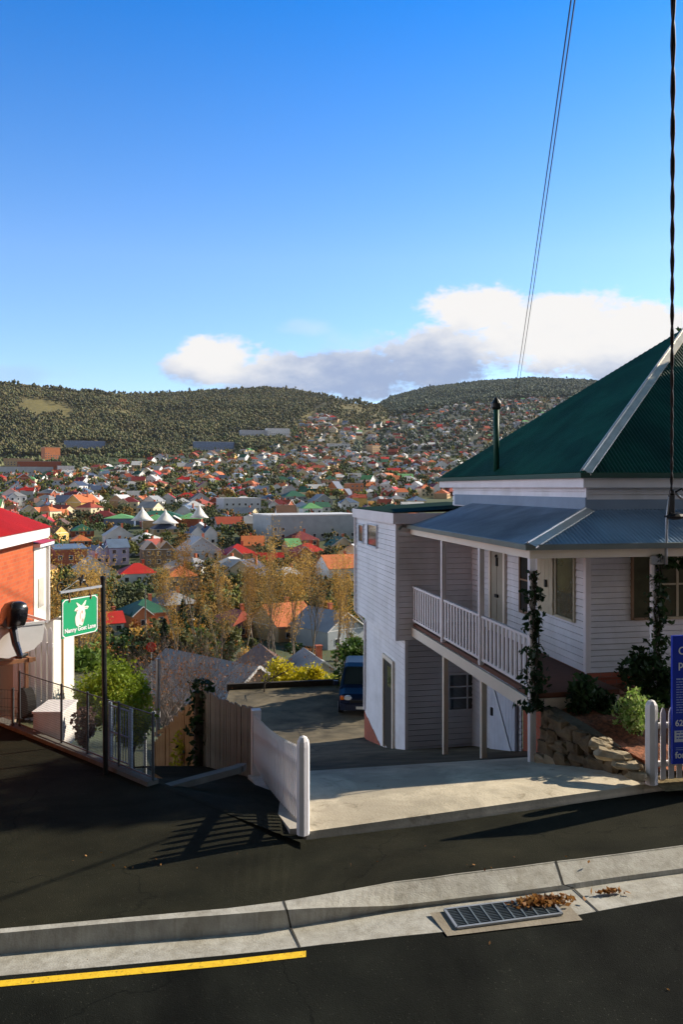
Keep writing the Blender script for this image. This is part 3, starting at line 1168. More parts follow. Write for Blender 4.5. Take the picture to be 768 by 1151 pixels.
mb.box(S1 - .03, S0 + 9.3, T0 + .05, T1 - .03, EZ - .16, EZ - .14)
part('fascia', mb, M_white, house)
# rear wall of the main block above the wing roof
# vent pipe
vp = h2w(0, 0, 0)
mb = MB()
mb.tube([(1.72, 6.25, .35), (1.72, 6.25, 2.05)], .075, 12)
vt = part('vent_pipe', mb, M_green_iron, house, smooth=True)
mb = MB()
mb.lathe((1.72, 6.25, 2.0), [(.08, 0), (.13, .06), (.13, .16), (.07, .26), (.02, .32)], 12)
part('cowl', mb, M_blackmetal, vt)
# wall furniture: door onto the verandah, window, shutter
d = MB()
d.box(S1 - .05, S1 - .028, 5.62, 6.5, -3.7, -1.58)
for z0, z1 in ((-3.55, -2.85), (-2.7, -1.7)):
    for t0 in (5.7, 6.1):
        d.box(S1 - .06, S1 - .05, t0, t0 + .32, z0, z1)
do = part('verandah_door', d, M_doorpaint, house)
d = MB()
d.box(S1 - .09, S1 - .0, 5.5, 5.62, -3.72, -1.46)
d.box(S1 - .09, S1 - .0, 6.5, 6.62, -3.72, -1.46)
d.box(S1 - .087, S1 - .0, 5.62, 6.5, -1.58, -1.46)
part('door_frame', d, M_cream, do)
d = MB()
d.box(S1 - .1, S1 - .061, 6.0, 6.08, -2.0, -1.78)
d.lathe((S1 - .1, 6.04, -1.78), [(.02, 0), (.04, .03), (.02, .07)], 8)
part('door_knocker', d, M_blackmetal, do)
d = MB()
d.box(S1 - .1, S1 - .061, 5.98, 6.16, -2.8, -2.72)
part('letter_slot', d, M_blackmetal, do)
# window with shutter on the side wall near the corner
window(house, 'window', (S1, 2.62, -2.72), (0, -1, 0), (-1, 0, 0), 0.82, 1.3, .06, M_shutter, mat('olive_glass', (0.075, 0.075, 0.045), 0.1, 0.3, 2, spec=0.8), .05)
d = MB()
for i in range(4):
    d.box(S1 - .085, S1 - .05, 2.72 + i * .2, 2.72 + i * .2 + .19, -2.76, -1.36)
d.box(S1 - .1, S1 - .085, 2.72, 3.5, -1.6, -1.5)
d.box(S1 - .1, S1 - .085, 2.72, 3.5, -2.6, -2.5)
sh = part('shutter', d, M_shutter, house)
d = MB()
d.box(S1 - .13, S1 - .1, 2.98, 3.06, -2.18, -2.02)
part('latch', d, M_blackmetal, sh)
window(house, 'window', (S1, 4.6, -2.9), (0, -1, 0), (-1, 0, 0), 0.75, 1.45, .06, M_brownframe, M_glass, .06, (0.5,))
# front windows
window(house, 'window', (2.72, T1, -2.62), (1, 0, 0), (0, -1, 0), 0.42, 1.32, .06, M_brownframe, MATS['olive_glass'], .05)
window(house, 'window', (3.24, T1, -2.62), (1, 0, 0), (0, -1, 0), 0.9, 1.32, .06, M_shutter, MATS['olive_glass'], .05, (0.5,), (0.5,))
# downpipe on the wing corner
d = MB()
d.tube([(SW - .08, TW1 - .08, -1.0), (SW - .08, TW1 - .08, -4.1), (SL - .06, TW1 - .3, -4.5), (SL - .06, 13.2, -7.4)], .04, 8)
part('downpipe', d, M_white, house)
d = MB()
d.tube([(-.14, TW0 - .1, -1.08), (-.3, TW0 - .04, -1.05), (SW + .05, TW0 - .08, -1.15)], .035, 8)
part('gutter_outlet', d, M_gutter, house)
# service riser on the front verandah
d = MB()
d.tube([(2.58, -.14, -1.42), (2.58, -.14, -1.2), (2.60, -.13, -.6), (2.66, -.12, -.18), (2.78, -.12, -.09), (2.92, -.12, -.22)], .028, 8)
sr_ = part('service_riser', d, M_steel, house, smooth=True)
d = MB()
d.bevbox(2.64, 2.74, -.19, -.09, -.48, -.14, .02)
d.lathe((2.70, -.14, -.14), [(.03, 0), (.05, .03), (.05, .08), (.02, .12)], 10)
part('insulator', d, M_blackmetal, sr_)
d = MB()
d.lathe((2.76, -.14, -.60), [(.05, 0), (.17, .03), (.19, .07), (.14, .11), (.03, .14)], 12)
d.tube([(2.68, -.14, -.4), (2.72, -.14, -.5), (2.76, -.14, -.52)], .03, 6)
d.tube([(2.74, -.14, -.1), (2.9, -.14, -.02), (3.1, -.14, -.2), (3.3, -.1, -.5), (3.6, 0, -.9)], .02, 6)
part('cable_loop', d, M_cable, sr_)
d = MB()
d.box(2.30, 2.56, -.12, -.07, -1.42, -1.26)
part('bracket', d, M_steel, sr_)

# ------------------------------------------------------------------ overhead lines
def sag(a, b, k, n=28):
    a, b = Vector(a), Vector(b)
    return [a.lerp(b, i / n) + Vector((0, 0, -k * 4 * (i / n) * (1 - i / n))) for i in range(n + 1)]


ca = h2w(2.69, -.14, -.06)
cb = P(757.5, -140, 7.6)
pts = sag(ca, cb, .12, 60)
end_c = Vector((-.98, -3.0, 12.6))
pts += [cb.lerp(end_c, i / 30) for i in range(1, 31)]
mb = MB()
for ph in (0, math.pi):
    q = []
    for i, p in enumerate(pts):
        a = i * 1.1 + ph
        q.append(p + Vector((math.cos(a) * .012, math.sin(a) * .012, 0)))
    mb.tube(q, .0175, 6)
single('service_cable', mb, M_cable, 'thick twisted black service cable dropping to the verandah roof bracket', 'cable')
for k, (x0, x1, lab) in enumerate(((641, 571.5, 'thin overhead wire over the green roof, the one nearer the house front lawn side'), (645.5, 574.5, ''))):
    a = P(x0 + 18, -120, 9.5)
    b = P(x1, 486, 62)
    mb = MB()
    mb.tube([Vector((.35 + .2 * k, -3.0, 7.45))] + sag(a, b, .35, 40), .011, 5)
    single('overhead_wire', mb, M_cable, ('thin overhead wire crossing the sky, the left of the pair above the vent pipe' if k == 0 else 'thin overhead wire crossing the sky, the right of the pair above the vent pipe'), 'wire')

up_ = thing('power_pole', 'tall timber power pole behind the viewer holding the overhead wires', 'pole', (-.3, -3.2, -4.7))
part('shaft', MB().tube([(0, 0, -.3), (0, 0, 17.6)], [.17, .11], 12), M_grey_wood, up_)
for z_ in (12.15, 17.3):
    part('crossarm', MB().box(-1.0, 1.0, .10, .22, z_ - .08, z_ + .06), M_grey_wood, up_)

# ------------------------------------------------------------------ fences by the driveway
def picket_mesh(name, w, d, h, m, point=.09):
    mb = MB()
    pr = [(-w / 2, 0), (w / 2, 0), (w / 2, h - point), (w * .25, h - point * .25), (0, h), (-w * .25, h - point * .25), (-w / 2, h - point)]
    n = len(pr)
    mb.v += [(-d / 2, x, z) for x, z in pr] + [(d / 2, x, z) for x, z in pr]
    mb.f.append(tuple(range(n)))
    mb.f.append(tuple(reversed(range(n, 2 * n))))
    for i in range(n):
        j = (i + 1) % n
        mb.f.append((j, i, n + i, n + j))
    return mb.mesh(name, m)


def round_post(h, r=.075):
    return MB().lathe((0, 0, 0), [(r, 0), (r, h - .14), (r * .9, h - .07), (r * .55, h - .02), (.005, h)], 8)


fA, fB = Vector((-0.50, 10.99, -4.5)), Vector((-1.66, 16.4, -5.62))
fd = Vector((fB.x - fA.x, fB.y - fA.y, 0))
flen = fd.length
frz = math.atan2(fd.y, fd.x)
fn = thing('picket_fence', 'white picket fence on a low concrete plinth between driveway and lane', 'fence', fA, frz - math.pi / 2)
slope = (fB.z - fA.z) / flen
part('post', round_post(1.28, .085), M_white, fn)
pb = MB().bevbox(-.09, .09, -.09, .09, 0, 1.32, .01)
part('end_post', pb, M_white, fn, (0, flen, fB.z - fA.z))
pk = picket_mesh('picket', .072, .03, 0.97, M_white)
npk = 31
for i in range(npk):
    y = .14 + (flen - .3) * i / (npk - 1)
    swoop = -.05 * math.sin(math.pi * i / (npk - 1)) + .10 * (i / (npk - 1)) ** 2
    link('picket', pk, fn, (-.04, y, slope * y + .17 + swoop))
for z in (.36, .86):
    mb = MB().bar((.0, .05, z), (.0, flen - .05, z + slope * flen), .05, .09)
    part('rail', mb, M_white, fn)
mb = MB()
for i in range(12):
    y0, y1 = flen * i / 12 + (.10 if i == 0 else 0), flen * (i + 1) / 12
    a = [(-.16, y0, slope * y0 - .9), (.1, y0, slope * y0 - .9), (.1, y0, slope * y0 + .06), (-.16, y0, slope * y0 + .06)]
    b = [(-.16, y1, slope * y1 - .9), (.1, y1, slope * y1 - .9), (.1, y1, slope * y1 + .06), (-.16, y1, slope * y1 + .06)]
    mb.loft([a, b])
part('plinth', mb, mat('plinth_concrete', (0.30, 0.28, 0.25), 0.9, 0.3, 2, 0.4, 30, col2=(0.45, 0.42, 0.37)), fn)

# weathered paling fence
gA, gB = Vector((-1.72, 16.5, -5.75)), Vector((-3.2, 19.6, -6.5))
gd = Vector((gB.x - gA.x, gB.y - gA.y, 0))
gl = gd.length
fg = thing('paling_fence', 'weathered grey paling fence beyond the white pickets, along the lane', 'fence', gA, math.atan2(gd.y, gd.x) - math.pi / 2)
n = 24
for i in range(n):
    y = gl * (i + .5) / n
    h = 1.46 + .36 * (i / n) ** 1.5 + random.uniform(-.03, .03)
    mb = MB().box(-.012, .012, -gl / n * .44, gl / n * .44, 0, h)
    part('paling', mb, M_grey_wood, fg, (random.uniform(-.008, .008), y, (gB.z - gA.z) * y / gl))
mb = MB()
mb.bar((.05, 0, .4), (.05, gl, .4 + gB.z - gA.z), .05, .09)
mb.bar((.05, 0, 1.15), (.05, gl, 1.2 + gB.z - gA.z), .05, .09)
part('rail', mb, M_grey_wood, fg)
# brown fence across the lane end, sunlit
fb = thing('paling_fence', 'brown sunlit paling fence further down the lane beside a dark stump', 'fence', Vector((-3.45, 20.2, -6.75)), math.radians(38))
for i in range(22):
    y = i * .115
    h = 1.85 - .035 * i + random.uniform(-.06, .06)
    mb = MB().box(-.012, .012, -.052, .052, 0, h)
    part('paling', mb, M_brown_wood, fb, (random.uniform(-.01, .01), y, -.05 * i))
mb = MB()
mb.bar((.05, 0, .5), (.05, 2.5, .5 - 1.05), .05, .09)
mb.bar((.05, 0, 1.4), (.05, 2.5, 1.3 - 1.05), .05, .09)
part('rail', mb, M_brown_wood, fb)
mb = MB()
rs = np.random.RandomState(5)
mb.tube([(-3.3, 19.75, -6.6), (-3.28, 19.7, -5.6), (-3.3, 19.72, -4.75)], [.17, .16, .14], 8)
st = single('tree_stump', mb, M_bark, 'dark ivy covered stump at the joint of the two paling fences', 'stump')
mb = MB()
mb.leaves(np.stack([-3.3 + rs.normal(0, .15, 420), 19.7 + rs.normal(0, .15, 420), -6.5 + rs.rand(420) * 2.05], 1), .08, rs=rs)
part('ivy', mb, L_dark, st)

# ------------------------------------------------------------------ stone wall, garden plants
wl = [h2w(0.12, -.12, 0), h2w(0.30, -1.0, 0), h2w(0.52, -1.7, 0), h2w(0.86, -2.5, 0)]
wtop = [-3.95, -4.04, -4.2, -4.4]
wbot = [-5.05, -4.72, -4.6, -4.5]
sw = thing('stone_wall', 'rough brown fieldstone retaining wall holding up the garden beside the driveway', 'wall', h2w(0.1, 0, -5.0))
base = h2w(0.1, 0, -5.0)
mb = MB()
ring = []
for p, a, b in zip(wl, wtop, wbot):
    q = p - base
    q.z = p.z = 0
    ring.append([q + Vector((0, 0, b - base.z)), q + Vector((0, 0, a - base.z)), q + U * .28 + Vector((0, 0, a - base.z)), q + U * .28 + Vector((0, 0, b - base.z - .3))])
mb.loft(ring)
part('mortar', mb, mat('wall_mortar', (0.10, 0.08, 0.055), 0.95, 0.3, 6, 0.8, 20), sw)


def rock(mb, c, r, sx, sy, sz, seed, k=9, m=6, rz=0.0):
    rs = np.random.RandomState(seed)
    ph = rs.rand(6) * 6
    rings = []
    for i in range(m + 1):
        th = math.pi * i / m
        rg = []
        for j in range(k):
            a = 2 * math.pi * j / k
            x, y, z = math.sin(th) * math.cos(a), math.sin(th) * math.sin(a), math.cos(th)
            # squarish, lumpy
            e = 0.55
            x, y, z = (math.copysign(abs(q) ** e, q) for q in (x, y, z))
            w = 1 + .16 * math.sin(3 * x + ph[0]) + .14 * math.sin(4 * y + ph[1]) + .10 * math.sin(5 * z + ph[2]) + .10 * rs.randn()
            X, Y = x * sx * w * r, y * sy * w * r
            rg.append((c[0] + X * math.cos(rz) - Y * math.sin(rz), c[1] + X * math.sin(rz) + Y * math.cos(rz), c[2] + z * sz * w * r))
        rings.append(rg)
    mb.loft(rings)


rs = np.random.RandomState(21)
cum = [0]
for a, b in zip(wl[:-1], wl[1:]):
    cum.append(cum[-1] + (b - a).length)
k = 0
for row in range(5):
    d = rs.rand() * .2
    while d < cum[-1]:
        L = .20 + rs.rand() * .24
        x = np.interp(d + L / 2, cum, [p.x for p in wl])
        y = np.interp(d + L / 2, cum, [p.y for p in wl])
        zt = np.interp(d + L / 2, cum, wtop)
        zb = np.interp(d + L / 2, cum, wbot)
        rows_ = max(1, round((zt - zb) / .22))
        if row < rows_:
            hh = (zt - zb) / rows_
            z = zb + hh * (row + .5) + rs.uniform(-.03, .03)
            mb = MB()
            rock(mb, (x - base.x - .02, y - base.y + rs.uniform(-.02, .02), z - base.z), 1, L * .53, .13, hh * .54, k, rz=A - 1.2 + rs.uniform(-.2, .2))
            part('stone', mb, M_stone2 if rs.rand() < .12 else M_stone, sw)
            k += 1
        d += L
# edging rocks in front of the mulch
for i, (px, py, Y, sx, sz) in enumerate(((674, 834, 13.3, .2, .09), (688, 846, 13.05, .3, .12), (704, 857, 12.85, .22, .09), (716, 868, 12.75, .16, .08), (681, 829, 13.5, .16, .07))):
    mb = MB()
    c = P(px, py + 3, Y)
    rock(mb, (0, 0, 0), 1, sx * .8, .12, sz * .75, 50 + i, rz=-.5)
    tag(part('garden_rock', mb, M_stone2, None, c), ['small pale rock edging the mulch below the bright bush', 'long pale flat rock edging the mulch, the longest one', 'pale rock edging the mulch just uphill of the white post end', 'low rock against the foot of the round topped gate post', 'little rock tucked directly under the bright bush'][i], 'rock', 'rocks edging the garden bed')


def bush(name, c, r, n, size, leaf, stem_m, label, cat, seed, lumps=7, group=None, nstem=7):
    rs = np.random.RandomState(seed)
    c = Vector(c)
    root = thing(name, label, cat, c, 0, group)
    cs = rs.normal(0, .42, (lumps, 3)) * np.array(r) + np.array([0, 0, r[2] * .85])
    k = rs.randint(0, lumps, n)
    d = rs.normal(size=(n, 3))
    d /= np.linalg.norm(d, axis=1)[:, None]
    rad = (rs.rand(n) ** .45)[:, None]
    pts = cs[k] + d * rad * np.array(r) * (0.42 + .25 * rs.rand(lumps))[k][:, None]
    pts = pts[pts[:, 2] > 0.01]
    part('foliage', MB().leaves(pts, size, rs=rs), leaf, root)
    mb = MB()
    for i in range(nstem):
        e = cs[i % lumps]
        mb.tube([(0, 0, -.1), (e[0] * .4, e[1] * .4, e[2] * .5), tuple(e)], [.02 + r[2] * .012, .014, .005], 5)
    part('stem', mb, stem_m, root)
    return root


bush('shrub', h2w(1.35, -1.35, -4.12), (.42, .40, .42), 1500, .045, L_pale, M_bark, 'bright green variegated shrub catching the sun behind the white gate post', 'shrub', 31, 9)
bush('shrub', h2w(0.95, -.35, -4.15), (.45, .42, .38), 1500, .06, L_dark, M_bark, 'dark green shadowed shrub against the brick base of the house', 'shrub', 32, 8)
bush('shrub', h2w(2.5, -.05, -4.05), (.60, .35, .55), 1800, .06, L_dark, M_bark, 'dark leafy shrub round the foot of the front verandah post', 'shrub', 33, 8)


def vine(name, s_, t_, z0, z1, label, seed, n=900, thick=.13, tail=None):
    rs = np.random.RandomState(seed)
    root = thing(name, label, 'vine', h2w(s_, t_, z0), A)
    H = z1 - z0
    u = rs.rand(n) ** 1.35
    lump = .7 + .5 * np.sin(u * 21 + seed) * np.sin(u * 9) + .25 * np.sin(u * 47)
    w = thick * (1.35 - .7 * u) * np.clip(lump, .25, 2)
    pts = np.stack([rs.normal(0, 1, n) * w, rs.normal(0, 1, n) * w * .8 - .03, u * H], 1)
    if tail is not None:
        k = rs.rand(int(n * .3), 3)
        pts = np.concatenate([pts, np.stack([k[:, 0] * tail, -.05 + k[:, 1] * .12, H - .05 - k[:, 2] * .22], 1)])
    part('foliage', MB().leaves(pts, .058, rs=rs), L_dark, root)
    mb = MB()
    for i in range(3):
        mb.tube([(rs.normal(0, .05), -.07 + rs.normal(0, .03), H * q) for q in np.linspace(0, 1, 9)], .012, 5)
    part('stem', mb, M_bark, root)


vine('climbing_vine', 0.02, -.02, -4.0, -1.5, 'dark climbing vine wrapped round the corner verandah post above the stone wall', 41, 900, .105)
vine('climbing_vine', 2.46, -.02, -4.0, -1.25, 'dark climbing vine wrapped round the front verandah post behind the blue sign', 42, 1200, .12, tail=1.8)

# ------------------------------------------------------------------ right hand picket fence and blue sign
gp = h2w(.75, -2.72, -4.47)
fr_ = thing('picket_fence', 'white picket fence with round topped post at the garden front', 'fence', gp, A)
part('post', round_post(1.27, .095), M_white, fr_)
pk2 = picket_mesh('picket', .085, .024, 1.08, M_white)
for i in range(22):
    o = link('picket', pk2, fr_, (.19 + i * .135, .0, .06))
    o.rotation_euler = (0, 0, math.pi / 2)
for z in (.28, .86):
    mb = MB().bar((0, .045, z), (3.2, .045, z), .05, .08)
    part('rail', mb, M_white, fr_)

sg = thing('sale_sign', 'tall blue property sign board with white lettering on the picket fence', 'sign', h2w(1.0, -2.86, -4.5), A + math.radians(-2))
mb = MB().box(0, 1.25, -.02, .03, .36, 2.28)
part('board', mb, M_signblue, sg)
mb = MB()
mb.box(.30, .39, .032, .12, 0, 2.2)
mb.box(.95, 1.04, .032, .12, 0, 2.2)
part('sign_post', mb, M_white, sg)
RX = Matrix.Rotation(math.pi / 2, 4, 'X')
text_part('lettering', 'C l', .165, M_signwhite, sg, Matrix.Translation((.09, -.022, 2.0)) @ RX, bold=.002)
text_part('lettering', 'p o', .165, M_signwhite, sg, Matrix.Translation((.09, -.022, 1.80)) @ RX, bold=.002)
text_part('lettering', '6224', .13, M_signwhite, sg, Matrix.Translation((.04, -.022, .93)) @ RX, bold=.002)
text_part('lettering', 'for p', .135, M_signwhite, sg, Matrix.Translation((.04, -.022, .45)) @ RX, bold=.003)
mb = MB()
rs = np.random.RandomState(4)
for i in range(14):
    x = .06
    z = 1.62 - i * .038
    while x < 1.1:
        w = .02 + rs.rand() * .05
        mb.box(x, x + w, -.0235, -.0205, z, z + (.022 if i < 1 else .012))
        x += w + .012
for i in range(2):
    mb.box(.05, .9, -.0235, -.0205, .60 - i * .03, .608 - i * .03)
part('lettering_small_print', mb, M_signpale, sg)
mb = MB().box(.03, 1.1, -.024, -.0205, .69, .86)
wp = part('white_panel', mb, mat('panel_white', (.62, .66, .75), .5, .05), sg)
mb = MB()
for i in range(3):
    x = .06
    while x < 1.0:
        w = .02 + rs.rand() * .06
        mb.box(x, x + w, -.0265, -.0245, .83 - i * .045, .845 - i * .045)
        x += w + .015
part('lettering_small_print', mb, M_signblue, wp)

# ------------------------------------------------------------------ lane sign
pb_ = G(119, 869, ZF)
ls = thing('lane_sign', 'green Nanny Goat Lane sign with a white goat head hanging from a black post', 'sign', pb_)
top = P(115.5, 650, pb_.y) - pb_
mb = MB().tube([(0, 0, -.1), (top.x * .5, 0, top.z * .5), (top.x, 0, top.z)], [.042, .040, .038], 10)
mb.lathe((top.x, 0, top.z), [(.045, -.02), (.045, .02), (.02, .04), (.0, .05)], 10)
part('post', mb, M_blackmetal, ls)
sd = Vector((-.33, -.70, 0)).normalized()
az = P(117, 658.5, pb_.y).z - pb_.z
a0 = Vector((top.x, 0, az))
arm_end = a0 + sd * 0.93
mb = MB().bar(a0, arm_end, .03, .035)
part('arm', mb, M_steel, ls)
mb = MB()
sp = []
for i in range(26):
    q = i / 25
    ang = math.pi * (1.55 + 1.75 * (1 - q))
    r = .035 + .05 * q
    sp.append(arm_end - sd * .02 + sd * (math.cos(ang) * r) + Vector((0, 0, .085 + math.sin(ang) * r)))
sp += [arm_end - sd * .18 + Vector((0, 0, .06)), arm_end - sd * .33 + Vector((0, 0, .13)), arm_end - sd * .42 + Vector((0, 0, .15))]
mb.tube(sp, .009, 6)
c = arm_end - sd * .46 + Vector((0, 0, .13))
for k in range(4):
    ang = k * math.pi / 2 + .4
    e = c + sd * (math.cos(ang) * .10) + Vector((0, 0, math.sin(ang) * .10))
    mb.tube([c, c.lerp(e, .6) + Vector((0, 0, .02)), e], [.02, .022, .004], 6)
mb.tube([c, arm_end - sd * .6 + Vector((0, 0, .03))], .009, 6)
part('scroll', mb, M_blackmetal, ls)
mb = MB()
bw, bh = .76, .575
bt = az - .115
b0 = a0 + sd * .135


def onb(x, z, o=0.0):
    """x from the post end of the board (0) to its free end (1), z up from its foot"""
    nrm = Vector((-sd.y, sd.x, 0))
    if nrm.y > 0:
        nrm = -nrm
    return Vector((b0.x, b0.y, 0)) + sd * (x * bw) + Vector((0, 0, bt - bh + z * bh)) + nrm * o


ch = .07
oct_ = [(ch, 0), (1 - ch, 0), (1, ch), (1, 1 - ch), (1 - ch, 1), (ch, 1), (0, 1 - ch), (0, ch)]
mb = MB()
fr1, bk1 = [onb(x, z, .012) for x, z in [(0, 0), (1, 0), (1, 1), (0, 1)]], [onb(x, z, -.012) for x, z in [(0, 0), (1, 0), (1, 1), (0, 1)]]
mb.loft([fr1, bk1])
sb = part('board', mb, M_signgreen, ls)
mb = MB()
ino = [(.5 + (x - .5) * .955, .5 + (z - .5) * .945) for x, z in oct_]
ou = [(.5 + (x - .5) * .995, .5 + (z - .5) * .99) for x, z in oct_]
for i in range(8):
    j = (i + 1) % 8
    mb.quad(onb(*ou[i], .0155), onb(*ou[j], .0155), onb(*ino[j], .0155), onb(*ino[i], .0155))
part('border', mb, M_signwhite, sb)
goat = [(.45, .24), (.42, .30), (.40, .38), (.37, .46), (.36, .56), (.38, .66), (.30, .66), (.26, .72), (.31, .745), (.40, .74), (.36, .80), (.33, .90), (.36, .895), (.44, .80), (.475, .77), (.51, .80), (.58, .86), (.62, .875), (.60, .82), (.56, .755), (.64, .72), (.67, .66), (.61, .645), (.60, .60), (.645, .50), (.645, .40), (.63, .30), (.60, .25), (.555, .235), (.52, .29), (.485, .25)]
mb = MB().poly([onb(x, z, .0165) for x, z in goat])
part('goat_emblem', mb, M_goat, sb)
mb = MB()
for x, z, rx, rz_ in ((.455, .60, .025, .045), (.44, .38, .03, .05), (.50, .50, .012, .10), (.595, .66, .03, .02), (.34, .70, .04, .015)):
    mb.poly([onb(x + rx * math.cos(q * math.pi / 5), z + rz_ * math.sin(q * math.pi / 5), .0175) for q in range(10)])
part('goat_face_marks', mb, M_goatpink, sb)
nrm = onb(0, 0, 1) - onb(0, 0, 0)
xr = -sd if (-sd).cross(Vector((0, 0, 1))).dot(nrm) > 0 else sd
R = Matrix((xr, Vector((0, 0, 1)), xr.cross(Vector((0, 0, 1))))).transposed().to_4x4()
mid = onb(.5, .125, .0165)
t_ = text_part('lettering', 'Nanny Goat Lane', .094, M_signwhite, sb, Matrix.Translation(mid) @ R, 'CENTER', .001, .0022)
mb = MB()
for q in (.2, .8):
    p = onb(q, 1.0, 0)
    mb.tube([p + Vector((0, 0, -.04)), p + Vector((0, 0, .115))], .008, 6)
    mb.box(p.x - .02, p.x + .02, p.y - .02, p.y + .02, p.z - .05, p.z + .02)
part('hanger', mb, M_rust, ls)

# ------------------------------------------------------------------ wire mesh fence by the lane
mA, mB_ = G(22, 817, -4.46), G(172, 878, -4.46)
md = Vector((mB_.x - mA.x, mB_.y - mA.y, 0))
ml = md.length
mf = thing('mesh_fence', 'grey wire mesh fence on steel posts along the forecourt edge', 'fence', mA, math.atan2(md.y, md.x))
H = 1.02
for q in (0, .36, .56, .78, 1):
    part('post', MB().tube([(ml * q, 0, 0), (ml * q, 0, H + .03)], .021, 8), M_fpost, mf)
mb = MB()
mb.tube([(0, 0, H), (ml, 0, H)], .010, 6)
mb.tube([(0, 0, .06), (ml, 0, .06)], .012, 6)
part('rail', mb, M_fpost, mf)
mb = MB()
n = int(ml / .04)
for i in range(n + 1):
    x = ml * i / n
    mb.bar((x, 0, .06), (x, 0, H), .002)
for i in range(25):
    z = .06 + (H - .06) * i / 24
    mb.bar((0, 0, z), (ml, 0, z), .002)
part('mesh', mb, M_wire, mf)
gt = MB()
for x in (ml * .70, ml * .84):
    gt.tube([(x, .06, .02), (x, .06, .98)], .03, 8)
for z in (.08, .5, .92):
    gt.tube([(ml * .70, .06, z), (ml * .84, .06, z)], .014, 6)
for i in range(1, 8):
    x = ml * (.70 + .14 * i / 8)
    gt.tube([(x, .06, .08), (x, .06, .92)], .008, 5)
part('gate', gt, mat('blue_grey_steel', (.22, .27, .34), .5, .1, 5), mf)
# return of the fence going up the street side
rA, rB = mA, G(-160, 806, -4.46)
rd = rB - rA
mf2 = thing('mesh_fence', 'grey wire mesh fence return in front of the boat', 'fence', rA, math.atan2(rd.y, rd.x))
rl = Vector((rd.x, rd.y, 0)).length
for q in (.04, .5, 1):
    part('post', MB().tube([(rl * q, 0, 0), (rl * q, 0, .72)], .028, 8), M_fpost, mf2)
mb = MB()
n = int(rl / .06)
for i in range(n + 1):
    mb.bar((rl * i / n, 0, .05), (rl * i / n, 0, .68), .003)
for z in (.05, .2, .36, .52, .68):
    mb.bar((0, 0, z), (rl, 0, z), .006)
part('mesh', mb, M_wire, mf2)

# yard behind the fence
mb = MB()
yl = [G(-260, 812, -4.52), G(22, 817, -4.52), Vector((-5.1, 14.6, -4.62)), Vector((-5.5, 18, -4.9)), Vector((-6.2, 24, -5.2)), Vector((-16, 24, -5.2))]
mb.poly(yl)
struct('yard', mb, mat('yard_grass', (0.035, 0.045, 0.015), 0.95, 0.4, 4, 0.8, 30, col2=(0.09, 0.085, 0.045)))
mb = MB()
mb.poly([G(-200, 806, -4.515), G(18, 812, -4.515), G(20, 795, -4.515), G(-200, 788, -4.515)])
struct('yard_path', mb, M_concrete)

# ------------------------------------------------------------------ left house
Lc = P(37.5, 700, 20.0)
Lc.z = 0
ld = Vector((-.104, 1, 0)).normalized()
lrz = math.atan2(ld.y, ld.x) - math.pi / 2
lh = thing('brick_house', 'orange brick house with red iron roof and white eaves at the left edge', 'house', Lc, lrz)
mb = MB().box(-8, 0, -7, 0, -6, -1.2)
part('wall', mb, M_brickL, lh)
mb = MB()
mb.box(-8.4, .28, -7.3, .32, -1.2, -1.16)
mb.box(.26, .30, -7.3, .34, -1.16, -.96)
mb.box(-8.4, .26, .30, .34, -1.16, -.96)
part('eaves', mb, M_white, lh)
mb = MB()
e0, e1 = Vector((.34, .38, -.95)), Vector((.34, -7.4, -.95))
apx = Vector((-4, -3.5, 1.25))
corrugated(mb, e0, (0, -1, 0), (Vector((-4.34, 0, 2.2))).normalized(), Vector((2.2, 0, 4.34)).normalized(), 7.78, lambda x: 0, lambda x: 4.86 * (x / 3.88 if x < 3.88 else max(0, (7.78 - x) / 3.9)), .1, .012)
mb.poly([e0, Vector((-8.4, .38, -.95)), apx])
mb.poly([e1, apx, Vector((-8.4, -7.4, -.95))])
part('roof', mb, M_redroof, lh)
mb = MB()
mb.box(-3, .02, .0, 1.3, -6, -1.42)
part('rear_wall', mb, mat('white_render', (.75, .72, .66), .7, .08, 2), lh)
mb = MB()
mb.box(-3, .16, .0, 1.42, -1.42, -1.34)
part('rear_eaves', mb, M_white, lh)
mb = MB()
mb.poly([(.2, 0.0, -1.33), (.2, 1.46, -1.33), (-3, 1.46, -.9), (-3, 0.0, -.9)])
part('rear_roof', mb, M_redroof, lh)
mb = MB().box(.022, .04, .35, .85, -2.9, -2.2)
part('wall_vent', mb, mat('vent_grey', (.5, .47, .42), .7), lh)
mb = MB()
mb.tube([(.06, 1.22, -1.42), (.06, 1.22, -5.8)], .04, 8)
part('downpipe', mb, M_white, lh)

# white shed and low wall below the boat
so = P(60, 830, 17.2)
sh_ = thing('white_shed', 'white rendered shed with one sunlit side behind the mesh fence', 'shed', so, math.radians(2))
mb = MB()
pr = [(-1.3, 0), (0, 0), (0, 2.42), (-1.3, 1.75)]
mb.loft([[(x, y, z) for x, z in pr] for y in (0, 1.5)])
part('wall', mb, mat('white_render', (.75, .72, .66)), sh_)
mb = MB()
mb.poly([(.08, -.05, 2.48), (.08, 1.6, 2.2), (-1.4, 1.6, 1.7), (-1.4, -.05, 1.78)])
mb.poly([(.08, -.05, 2.44), (-1.4, -.05, 1.74), (-1.4, -.05, 1.78), (.08, -.05, 2.48)])
part('roof', mb, mat('shed_roof', (.5, .45, .4), .6), sh_)
mb = MB().box(.003, .03, .55, .62, 0, 2.3)
part('batten', mb, M_brown_wood, sh_)
wo = P(69.5, 839, 15.4)
lw = thing('low_wall', 'low white rendered wall with a sunlit end just behind the mesh fence', 'wall', wo, math.radians(0))
mb = MB().box(-.52, 0, 0, .85, -.1, .60)
part('wall', mb, mat('pale_render', (.68, .66, .66), .7, .08, 2), lw)
mb = MB().box(-.54, .02, -.02, .87, .602, .64)
